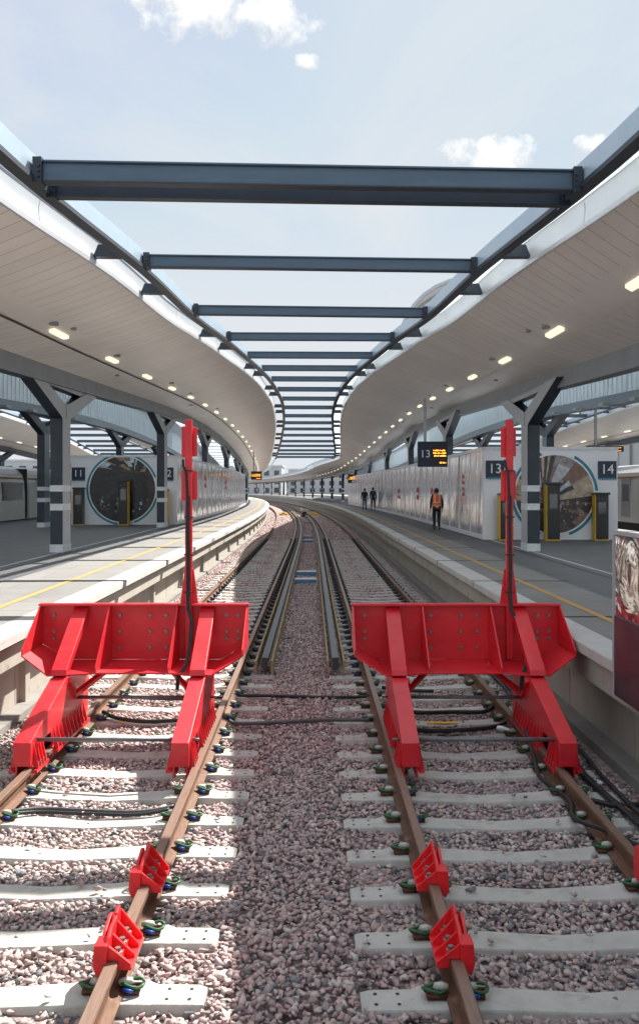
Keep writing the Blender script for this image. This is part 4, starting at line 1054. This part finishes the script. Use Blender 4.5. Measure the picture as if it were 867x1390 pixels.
# crushed can
m = MB(); m.tube([(1.98,10.32,-.13),(2.02,10.26,-.125),(2.07,10.18,-.13),(2.1,10.13,-.125)], [.03,.034,.028,.033], 10); tag(m.build('drink_can', 'lip', origin=(2.03,10.2,-.15)), 'crushed silver drink can on the shaded right track', 'can')
random.seed(5)
for k in range(7):
    x = 2.42+random.uniform(-.1,.25); y = 7.2+k*.55+random.uniform(-.2,.2)
    m = MB(); a = random.uniform(0,3); dx, dy = .04*math.cos(a), .04*math.sin(a)
    m.add([(x-dx,y-dy,-.15),(x+dy,y-dx,-.145),(x+dx,y+dy,-.15),(x-dy,y+dx,-.13),(x,y,-.125)], [(0,1,4),(1,2,4),(2,3,4),(3,0,4),(0,3,2,1)])
    tag(m.build('litter', random.choice(['yellow','white_top','cab_yellow']), origin=(x,y,-.15)), 'scrap of litter on the stones by the right platform wall', 'litter', 'litter by the right wall')
def blue_box(x, y, label):
    t = thing('cable_cover', (x,y,-.19), label, 'cover box', 'blue covers on the middle ballast strip')
    m = MB(); m.box(x-.30,x+.30,y-.07,y+.07,-.17,-.06); m.box(x-.06,x+.06,y-.10,y-.07,-.17,-.09); m.build('box', 'blue_box', t, bevel=.01)
    m = MB(); m.box(x-.30,x+.30,y-.068,y+.40,-.059,-.048); m.build('lid', 'white_top', t)
blue_box(-.40, 26.6, 'blue box with white lid between the conductor rails, nearest to the buffers')
blue_box(-.41, 29.0, 'blue box with white lid between the conductor rails, second from the buffers')
blue_box(-.62, 47.0, 'blue box with white lid in the middle strip, nearer of the far pair')
blue_box(-.64, 51.0, 'blue box with white lid in the middle strip, farther of the far pair')
blue_box(-.95, 74.0, 'blue box with white lid nearest the dark signal post')
t = thing('track_equipment_post', (-1.45,90,-.2), 'dark stand with a pale box on top between the curving tracks', 'equipment post')
m = MB(); m.prism([(-1.75,-.2),(-1.15,-.2),(-1.28,.35),(-1.62,.35)], 'y', 89.8, 90.2); m.build('stand', 'black', t)
m = MB(); m.box(-1.85,-1.05,89.6,90.4,.35,.62); m.build('top_box', 'coping', t, bevel=.02)
for x, lab in ((xl(97)-.0,'yellow block between the rails of the left track far off'),(xr(97)-.1,'yellow block between the rails of the right track far off')):
    m = MB(); m.box(x-.45,x+.45,96.8,97.5,-.2,.0); m.box(x-.2,x+.2,96.9,97.4,.0,.12)
    tag(m.build('track_balise', 'yellow', origin=(x,97,-.2), bevel=.03), lab, 'track block')

# ------------------------------------------------------------------ mirrored screen at the right
t = thing('mirror_screen', (2.74,7.0,.6), 'mirrored sheet screen with dark lower half standing on the right platform edge', 'screen')
m = MB()
n = 24
vs = []; xs0 = 2.725
m.box(xs0,xs0+.03,4.2,8.58,1.36,2.10); m.build('crumpled_sheet', 'mirror', t, bevel=.004)
m = MB(); m.box(xs0-.006,xs0+.034,4.2,8.60,.62,1.355); m.build('lower_sheet', 'darkmirror', t, bevel=.004)
m = MB(); m.box(xs0-.012,xs0+.05,4.2,8.62,2.102,2.135); m.build('top_rail', 'plate', t)
m = MB(); m.box(xs0-.01,xs0+.05,8.602,8.64,.62,2.10); m.build('end_post', 'plate', t)

# ------------------------------------------------------------------ trains
def train(xside, s, y0, cars, label, L=19.6, topz=3.75):
    # xside: face next to the viewer; s = direction the body extends
    t = thing('train', (xside+s*1.4,y0,0), label, 'train')
    prof = [(0,.95),(0,1.15),(-.0,2.2),(.05,2.9),(.16,3.3),(.42,3.55),(.85,3.70),(1.4,3.75)]
    prof = prof+[(2.8-a,z) for a,z in prof[-2::-1]]
    for c in range(cars):
        a = y0+c*(L+.6); b_ = a+L
        m = MB(); mats = []
        for i in range(len(prof)):
            zz = prof[i][1]; mats.append(1 if zz >= 3.3 else 0)
        ring = lambda y, f=1.0: [(xside+s*(1.4+(p[0]-1.4)*f),y,.95+(p[1]-.95)*f) for p in prof]
        m.loft([ring(a,.965),ring(a+.15),ring(b_-.15),ring(b_,.965)], 0, mats=mats)
        body = m.build('carriage', ['train_side','train_roof'], t)
        for i in range(3):
            ya = a+1.6+i*6.2
            m = MB(); xx = xside-s*.004
            m.box(min(xx,xx+s*.03),max(xx,xx+s*.03),ya,ya+1.3,1.2,3.05); d = m.build('door', 'train_orange' if i == 1 else 'plate', body)
            m = MB(); xx = xside-s*.008; m.box(min(xx,xx+s*.03),max(xx,xx+s*.03),ya+.2,ya+1.1,1.95,2.75); m.build('door_window', 'glass', d)
            ya += 1.9
            m = MB(); xx = xside-s*.006; m.box(min(xx,xx+s*.05),max(xx,xx+s*.05),ya,ya+3.6 if ya+3.6 < b_-.5 else b_-.5,1.95,2.85); m.build('window', 'glass', body)
        m = MB(); xx = xside+s*.09; m.box(min(xx-s*.055,xx),max(xx-s*.055,xx),a+.2,b_-.2,3.06,3.12); m.build('stripe', 'train_orange', body)
        m = MB(); m.box(min(xside+s*.1,xside+s*2.7),max(xside+s*.1,xside+s*2.7),a+.5,b_-.5,.25,.94)
        for q in (2.5,4.9,L-4.9,L-2.5): m.tube([(xside+s*.35,a+q,.44),(xside+s*2.45,a+q,.44)], .44, 20)
        m.build('underframe', 'train_dark', body)
        if c < cars-1:
            m = MB(); m.box(min(xside+s*.12,xside+s*2.68),max(xside+s*.12,xside+s*2.68),b_,b_+.6,1.0,3.6); m.build('gangway', 'train_bellows', body)
train(-15.6, -1, 29.9, 2, 'grey and cream train standing at the far left beyond the columns')
train(14.6, 1, 22, 2, 'pale train with dark windows standing at the far right beyond the hoarding', L=19.6)

# ------------------------------------------------------------------ people
def skin_mesh(name, joints, edges, root, matn, parent, origin, sub=2):
    me = bpy.data.meshes.new(name); me.from_pydata([tuple(Vector(j[0])) for j in joints], edges, [])
    o = bpy.data.objects.new('tmp', me); COL.objects.link(o)
    o.modifiers.new('s','SKIN'); sv = me.skin_vertices[0].data
    for i, j in enumerate(joints): sv[i].radius = j[1] if isinstance(j[1], tuple) else (j[1],j[1]); sv[i].use_root = (i == root)
    ss = o.modifiers.new('u','SUBSURF'); ss.levels = sub; ss.render_levels = sub
    bpy.context.view_layer.update(); dg = bpy.context.evaluated_depsgraph_get()
    m2 = bpy.data.meshes.new_from_object(o.evaluated_get(dg)); bpy.data.objects.remove(o)
    m2.materials.clear(); m2.materials.append(M[matn]); m2.polygons.foreach_set('use_smooth',[True]*len(m2.polygons)); m2.name = name
    ob = bpy.data.objects.new(name, m2); COL.objects.link(ob); ob.parent = parent; WORLD[ob.name] = WORLD[parent.name]; return ob
def person(x, y, h, face, stride, label, top, bottom, shoes='black', vest=False, arm_bend=0, bag=None, hair='hair'):
    t = thing('person', (x,y,PZ), label, 'person'); t.rotation_euler = (0,0,face)
    k = h/1.75; st = stride
    hip = .93; sh = 1.43
    J = lambda a, b_, c: (a*k, b_*k, c*k)
    jt = {'pel':J(0,0,hip),'sp':J(0,.0,1.12),'ch':J(0,.0,1.32),'nk':J(0,-.01,1.49),'hd':J(0,.01,1.60),'ht':J(0,.02,1.69),
          'sL':J(-.17,0,1.42),'eL':J(-.24,-.03-.05*st,1.13),'wL':J(-.25,.04+.10*arm_bend+.06*st,.88),'hL':J(-.25,.07+.12*arm_bend+.08*st,.79),
          'sR':J(.17,0,1.42),'eR':J(.24,-.03+.05*st,1.13),'wR':J(.25,.04+.10*arm_bend-.08*st,.88),'hR':J(.25,.07+.12*arm_bend-.1*st,.79),
          'pL':J(-.09,0,.90),'kL':J(-.10,.03+.12*st,.50),'aL':J(-.10,-.02+.10*st,.09),'fL':J(-.11,.15+.10*st,.04),
          'pR':J(.09,0,.90),'kR':J(.10,.03-.04*st,.50),'aR':J(.10,-.02-.26*st,.10+.03*st),'fR':J(.11,.13-.20*st,.04+.01*st)}
    names = list(jt); ix = {n_: i for i, n_ in enumerate(names)}
    rad = dict(pel=(.125,.10),sp=(.12,.09),ch=(.14,.10),nk=.052,hd=(.075,.09),ht=.06,sL=.055,eL=.042,wL=.03,hL=(.035,.02),sR=.055,eR=.042,wR=.03,hR=(.035,.02),pL=.085,kL=.055,aL=.038,fL=(.04,.03),pR=.085,kR=.055,aR=.038,fR=(.04,.03))
    sc = lambda r, q=1: tuple(v*k*q for v in r) if isinstance(r, tuple) else r*k*q
    E = [('pel','sp'),('sp','ch'),('ch','nk'),('nk','hd'),('hd','ht'),('ch','sL'),('sL','eL'),('eL','wL'),('wL','hL'),('ch','sR'),('sR','eR'),('eR','wR'),('wR','hR'),('pel','pL'),('pL','kL'),('kL','aL'),('aL','fL'),('pel','pR'),('pR','kR'),('kR','aR'),('aR','fR')]
    jn = [(jt[n_], sc(rad[n_])) for n_ in names]; ed = [(ix[a],ix[b_]) for a,b_ in E]
    # fingers (rooted in the palms), ears and nose keep the body one mesh
    for hd_, s in (('hL',-1),('hR',1)):
        b0 = Vector(jt[hd_])
        for f in range(4):
            i0 = len(jn); off = Vector((s*.0,(.024-.016*f)*k,-.03*k)); ln = (.055,.065,.06,.045)[f]*k
            jn += [(tuple(b0+off+Vector((0,0,-.5*ln))), .008*k), (tuple(b0+off+Vector((-s*.012*k,.004*k,-ln*1.1))), .006*k)]; ed += [(ix[hd_],i0),(i0,i0+1)]
        i0 = len(jn); jn += [(tuple(b0+Vector((-s*.02*k,.035*k,-.01*k))), .009*k), (tuple(b0+Vector((-s*.03*k,.045*k,-.045*k))), .007*k)]; ed += [(ix[hd_],i0),(i0,i0+1)]
    i0 = len(jn); jn += [(tuple(Vector(jt['hd'])+Vector((0,.10*k,-.01*k))), .014*k)]; ed += [(ix['hd'],i0)]
    for s in (-1,1): i0 = len(jn); jn += [(tuple(Vector(jt['hd'])+Vector((s*.085*k,0,-.005*k))), (.012*k,.025*k))]; ed += [(ix['hd'],i0)]
    skin_mesh('body', jn, ed, 0, 'skin', t, None)
    def sub(nm, keys, edges, q, mt, root=0, over={}):
        i2 = {n_: i for i, n_ in enumerate(keys)}
        skin_mesh(nm, [(over.get(n_, jt[n_]), sc(rad[n_], q)) for n_ in keys], [(i2[a],i2[b_]) for a,b_ in edges], root, mt, t, None)
    sub('jacket', ['sp','pel','ch','nk','sL','eL','wL','sR','eR','wR'], [('pel','sp'),('sp','ch'),('ch','nk'),('ch','sL'),('sL','eL'),('eL','wL'),('ch','sR'),('sR','eR'),('eR','wR')], 1.32, top, over={'nk':J(0,-.01,1.46)})
    sub('trousers', ['pel','pL','kL','aL','pR','kR','aR'], [('pel','pL'),('pL','kL'),('kL','aL'),('pel','pR'),('pR','kR'),('kR','aR')], 1.28, bottom)
    for a, f in (('aL','fL'),('aR','fR')):
        p0, p1 = Vector(jt[a]), Vector(jt[f]); m = MB(); z0 = .0 if True else 0
        zb = max(0, p1.z-.045*k)
        m.loft([[(p1.x-w_*k, y_, zb),(p1.x+w_*k, y_, zb),(p1.x+w_*k*.8, y_, zb+hh_*k),(p1.x-w_*k*.8, y_, zb+hh_*k)] for y_, w_, hh_ in ((p0.y-.07*k,.035,.09),(p0.y,.045,.11),(p1.y-.02*k,.05,.065),(p1.y+.06*k,.035,.04))])
        o = m.build('shoe', shoes, None, origin=(0,0,0), bevel=.01); o.parent = t; WORLD[o.name] = WORLD[t.name]
    # hair cap
    bm = bmesh.new(); bmesh.ops.create_uvsphere(bm, u_segments=20, v_segments=12, radius=1)
    for v in bm.verts:
        c = v.co.copy(); fr = 1 if c.y < .25 or c.z > .45 else .80
        v.co = Vector((c.x*.098*k*fr, (c.y*.112*fr-.006)*k, (c.z*.118*fr)*k))+Vector(jt['hd'])+Vector((0,.0,.028*k))
        v.co += Vector(rng.normal(size=3)*.002)
    bmesh.ops.delete(bm, geom=[v for v in bm.verts if v.co.z < jt['hd'][2]-.07*k], context='VERTS')
    me = bpy.data.meshes.new('hair'); bm.to_mesh(me); bm.free(); me.materials.append(M[hair]); me.polygons.foreach_set('use_smooth',[True]*len(me.polygons))
    o = bpy.data.objects.new('hair', me); COL.objects.link(o); o.parent = t; WORLD[o.name] = WORLD[t.name]
    # face: eyes and mouth
    m = MB()
    for s in (-1,1): m.tube([(s*.032*k,.085*k,1.605*k),(s*.032*k,.098*k,1.605*k)], .011*k, 8, 0)
    m.box(-.022*k,.022*k,.085*k,.097*k,1.548*k,1.556*k,1)
    o = m.build('face_features', ['black','bag'], None, origin=(0,0,0)); o.parent = t; WORLD[o.name] = WORLD[t.name]
    if vest:
        def ring(z, a, b_, q=0): return [(a*k*math.cos(i*math.pi/12), b_*k*math.sin(i*math.pi/12), z*k) for i in range(24)]
        m = MB(); R_ = [(.90,.195,.155),(1.05,.185,.145),(1.2,.195,.148),(1.33,.205,.148),(1.42,.19,.135),(1.475,.13,.11)]
        m.loft([ring(*r) for r in R_], caps=False); v = m.build('vest', 'hivis', None, origin=(0,0,0), smooth=True); v.parent = t; WORLD[v.name] = WORLD[t.name]
        for z in (.97,1.13):
            m = MB(); m.loft([ring(z,.195,.156),ring(z+.035,.194,.155)], caps=False)
            o = m.build('reflective_band', 'reflect', None, origin=(0,0,0)); o.parent = v
        for s in (-1,1):
            m = MB(); pts = [(s*.10,-.160,1.17),(s*.10,-.156,1.30),(s*.105,-.140,1.41),(s*.10,-.08,1.468)]
            m.loft([[((a-.018)*k,b_*k,c*k),((a+.018)*k,b_*k,c*k)] for a,b_,c in pts], closed=False)
            o = m.build('reflective_band', 'reflect', None, origin=(0,0,0)); o.parent = v
    if bag == 'hand':
        m = MB(); bx, by, bz = jt['hL']; m.box(bx-.10,bx+.10,by-.04,by+.06,bz-.42,bz-.12); m.tube([(bx-.06,by,bz-.12),(bx,by,bz-.03),(bx+.06,by,bz-.12)], .008)
        o = m.build('carrier_bag', 'bag', None, origin=(x,y,PZ)); o.data.transform(Matrix.Translation((x,y,PZ))); o.data.transform(Matrix.Translation((0,0,0)))
        tag(o, 'small red bag carried by the walking person in the dark jacket', 'bag')
    if bag == 'back':
        m = MB(); m.loft([[(-.14,-.13,1.0),(.14,-.13,1.0),(.13,-.26,1.02),(-.13,-.26,1.02)],[(-.15,-.14,1.2),(.15,-.14,1.2),(.14,-.29,1.2),(-.14,-.29,1.2)],[(-.11,-.13,1.42),(.11,-.13,1.42),(.10,-.22,1.41),(-.10,-.22,1.41)]])
        o = m.build('backpack', 'cloth_dark', None, origin=(0,0,0), bevel=.03); o.location = (x,y,PZ)
        tag(o, 'dark backpack worn by the person in blue jeans', 'backpack')
    return t
person(4.64, 36.9, 1.66, 0, 0.0, 'person in an orange hi-vis vest and black trousers standing seen from behind', 'cloth_dark', 'cloth_dark', vest=True, arm_bend=.6)
person(4.10, 71.3, 1.76, .05, .8, 'person in a navy jacket and grey trousers walking away, right of the pair', 'cloth_navy', 'cloth_navy', bag=None)
person(3.42, 70.6, 1.68, -.05, -.8, 'person in a dark top and blue jeans walking away, left of the pair', 'cloth_dark', 'denim', bag='back')
person(3.75, 112, 1.70, 0, .3, 'far person in a pale orange top standing beneath the board', 'cloth_pink', 'cloth_dark')

# ------------------------------------------------------------------ far background
def building(x0, x1, y0, y1, h, matn, label, nf, nw):
    t = thing('building', ((x0+x1)/2,y0,-.5), label, 'building')
    m = MB(); m.box(x0,x1,y0,y1,-.5,h); m.build('wall', matn, t)
    m = MB(); m.box(x0-.3,x1+.3,y0-.3,y1+.3,h,h+.5); m.build('roof', 'deck', t)
    fh_ = (h-1.5)/nf
    for f in range(nf):
        for k in range(nw):
            a = x0+(x1-x0)*(k+.25)/nw; b_ = x0+(x1-x0)*(k+.75)/nw; z = 1.2+f*fh_
            m = MB(); m.box(a,b_,y0-.08,y0-.01,z,z+fh_*.6); m.build('window', 'glass', t)
building(-70,-42,330,360,9,'brick','long brown brick building where the tracks vanish',2,8)
building(-40,-14,345,375,11,'stucco','pale rendered building far behind the curve of the tracks',3,7)
building(-12,14,360,390,10,'stucco','pale low building behind the far end of the right platform',3,7)
building(-110,-74,310,340,12,'stucco','pale building far off behind the left hoarding',3,8)
building(20,60,340,370,11,'brick','brown building far off behind the right canopy',3,8)
# pale shell roof rising behind the right canopy
t = thing('curved_roof', (34,140,-.5), 'pale curved glazed roof rising behind the right canopy', 'roof')
def shell(x0=34, y0=140, a=23.5, h=30, L=60):
    m = MB(); ribs = MB()
    for i in range(9):
        y = y0+L*i/8; f = (1-.05*i/8)
        prof = []
        for j in range(25):
            th_ = math.pi*j/24; c, q = math.cos(th_), math.sin(th_)
            prof.append((x0-a*f*math.copysign(abs(c)**.5,c), y, 5+h*f*abs(q)**.5))
        if i: m.loft([last, prof], closed=False)
        last = prof; ribs.tube(prof, .35, 6)
    m.add([(x0-a,y0,-.5),(x0+a,y0,-.5),(x0+a,y0,5),(x0-a,y0,5)],[(0,1,2,3)]); m.add([(x0-a,y0,-.5),(x0-a,y0+L,-.5),(x0-a,y0+L,5),(x0-a,y0,5)],[(0,1,2,3)])
    m.build('shell', 'shell', t, smooth=True); ribs.build('ribs', 'plate', t, smooth=True)
shell()

# ------------------------------------------------------------------ world
w = bpy.data.worlds.new('World'); S.world = w; w.use_nodes = True
n, l = w.node_tree.nodes, w.node_tree.links
bg = n['Background']; bg.inputs['Strength'].default_value = .069
SUN = Vector((.55,.79,1.0)).normalized(); elev = math.asin(SUN.z); az = math.atan2(SUN.x, SUN.y)
sky = n.new('ShaderNodeTexSky'); sky.sky_type = 'NISHITA'; sky.sun_disc = False; sky.sun_elevation = elev; sky.sun_rotation = az; sky.air_density = 1.0; sky.dust_density = .8; sky.ozone_density = 1.5
tc = n.new('ShaderNodeTexCoord')
def wm(op, a, b_=None, c=None):
    x = n.new('ShaderNodeMath'); x.operation = op
    for i, v in enumerate((a,b_,c)):
        if v is None: continue
        if isinstance(v,(int,float)): x.inputs[i].default_value = v
        else: l.new(v, x.inputs[i])
    return x.outputs[0]
sp = n.new('ShaderNodeSeparateXYZ'); l.new(tc.outputs['Generated'], sp.inputs[0])
# cloud deck coordinates: direction projected on a high plane
den = wm('MAXIMUM', wm('ADD', sp.outputs['Z'], .12), .05)
cb = n.new('ShaderNodeCombineXYZ'); l.new(wm('DIVIDE', sp.outputs['X'], den), cb.inputs[0]); l.new(wm('DIVIDE', sp.outputs['Y'], den), cb.inputs[1])
nz = n.new('ShaderNodeTexNoise'); nz.inputs['Scale'].default_value = 1.1; nz.inputs['Detail'].default_value = 10; nz.inputs['Roughness'].default_value = .6; nz.inputs['Distortion'].default_value = .9
mp = n.new('ShaderNodeMapping'); mp.inputs['Location'].default_value = (3.1,1.7,0); mp.inputs['Scale'].default_value = (1,.6,1); l.new(cb.outputs[0], mp.inputs[0]); l.new(mp.outputs[0], nz.inputs['Vector'])
rp = n.new('ShaderNodeValToRGB'); rp.color_ramp.elements[0].position = .34; rp.color_ramp.elements[1].position = .66
rp.color_ramp.elements[0].color = (.42,.42,.42,1); rp.color_ramp.elements[1].color = (.97,.97,.97,1); l.new(nz.outputs['Fac'], rp.inputs[0])
veil = n.new('ShaderNodeMixRGB'); veil.inputs['Color2'].default_value = (4.9,5.1,5.3,1)
hz = n.new('ShaderNodeMapRange'); hz.inputs['From Min'].default_value = .42; hz.inputs['From Max'].default_value = .18; hz.clamp = True; l.new(sp.outputs['Z'], hz.inputs['Value'])
l.new(wm('MAXIMUM', rp.outputs[0], wm('MULTIPLY', hz.outputs[0], .9)), veil.inputs['Fac']); cap = n.new('ShaderNodeMixRGB'); cap.blend_type = 'DARKEN'; cap.inputs['Fac'].default_value = 1; cap.inputs['Color2'].default_value = (3.3,4.35,5.3,1); l.new(sky.outputs[0], cap.inputs['Color1']); l.new(cap.outputs[0], veil.inputs['Color1'])
# three cumulus clouds standing in the sky, by direction
last = veil.outputs[0]
nz2 = n.new('ShaderNodeTexNoise'); nz2.inputs['Scale'].default_value = 17; nz2.inputs['Detail'].default_value = 9; nz2.inputs['Roughness'].default_value = .62; l.new(tc.outputs['Generated'], nz2.inputs['Vector'])
def cumulus(px, py, rx, ry, last):
    d = Vector((px-433.5,1264,664-py)).normalized(); k = d.y
    ax = wm('DIVIDE', sp.outputs['X'], wm('MAXIMUM', sp.outputs['Y'], .05)); azz = wm('DIVIDE', sp.outputs['Z'], wm('MAXIMUM', sp.outputs['Y'], .05))
    u = wm('DIVIDE', wm('SUBTRACT', ax, (px-433.5)/1264), rx/1264); v = wm('DIVIDE', wm('SUBTRACT', azz, (664-py)/1264), ry/1264)
    r = wm('ADD', wm('MULTIPLY', u, u), wm('MULTIPLY', v, v))
    f = wm('ADD', wm('SUBTRACT', 1, r), wm('MULTIPLY', wm('SUBTRACT', nz2.outputs['Fac'], .5), 6.5))
    mr = n.new('ShaderNodeMapRange'); mr.inputs['From Min'].default_value = .0; mr.inputs['From Max'].default_value = .9; mr.clamp = True; l.new(f, mr.inputs['Value'])
    shade = n.new('ShaderNodeMapRange'); shade.inputs['From Min'].default_value = -1; shade.inputs['From Max'].default_value = .7; shade.inputs['To Min'].default_value = .82; shade.inputs['To Max'].default_value = 1.2; l.new(wm('ADD', v, wm('MULTIPLY', wm('SUBTRACT', nz2.outputs['Fac'], .5), 3)), shade.inputs['Value'])
    cbm = n.new('ShaderNodeMixRGB'); cbm.blend_type = 'MULTIPLY'; cbm.inputs['Fac'].default_value = 1; cbm.inputs['Color1'].default_value = (6.6,6.55,6.5,1); l.new(shade.outputs[0], cbm.inputs['Color2'])
    mx = n.new('ShaderNodeMixRGB'); l.new(wm('MULTIPLY', mr.outputs[0], .97), mx.inputs['Fac']); l.new(last, mx.inputs['Color1']); l.new(cbm.outputs[0], mx.inputs['Color2'])
    return mx.outputs[0]
for c in ((290,22,125,42),(678,208,78,30),(803,197,30,17),(240,-10,110,34),(425,84,24,12)): last = cumulus(*c, last)
# unseen sky overhead and behind the viewer brightened to fill the shade
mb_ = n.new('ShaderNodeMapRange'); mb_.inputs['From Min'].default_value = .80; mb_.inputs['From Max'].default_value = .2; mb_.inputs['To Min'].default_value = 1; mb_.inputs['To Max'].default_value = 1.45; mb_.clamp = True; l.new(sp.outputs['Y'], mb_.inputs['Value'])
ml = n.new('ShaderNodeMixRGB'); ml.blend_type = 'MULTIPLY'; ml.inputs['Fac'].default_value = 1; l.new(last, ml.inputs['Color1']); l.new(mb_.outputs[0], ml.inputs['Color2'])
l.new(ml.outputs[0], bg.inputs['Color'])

sd = bpy.data.lights.new('sun', 'SUN'); sd.energy = 5.0; sd.angle = math.radians(.5); sd.color = (1,.94,.86)
so = bpy.data.objects.new('sun', sd); COL.objects.link(so); so.rotation_euler = (-SUN).to_track_quat('-Z','Y').to_euler(); so.location = (20,40,40)

# ------------------------------------------------------------------ camera
cd = bpy.data.cameras.new('camera'); cam = bpy.data.objects.new('camera', cd); COL.objects.link(cam); S.camera = cam
cam.location = (0,0,H); cam.rotation_euler = (math.pi/2,0,0)
cd.sensor_fit = 'HORIZONTAL'; cd.sensor_width = 24; cd.lens = 35; cd.shift_y = -31/867; cd.clip_start = .05; cd.clip_end = 3000
S.view_settings.view_transform = 'Standard'; S.view_settings.look = 'None'; S.view_settings.exposure = 1.22; S.view_settings.gamma = 1
try: S.view_settings.use_curve_mapping = False
except Exception: pass
S.render.engine = 'CYCLES'
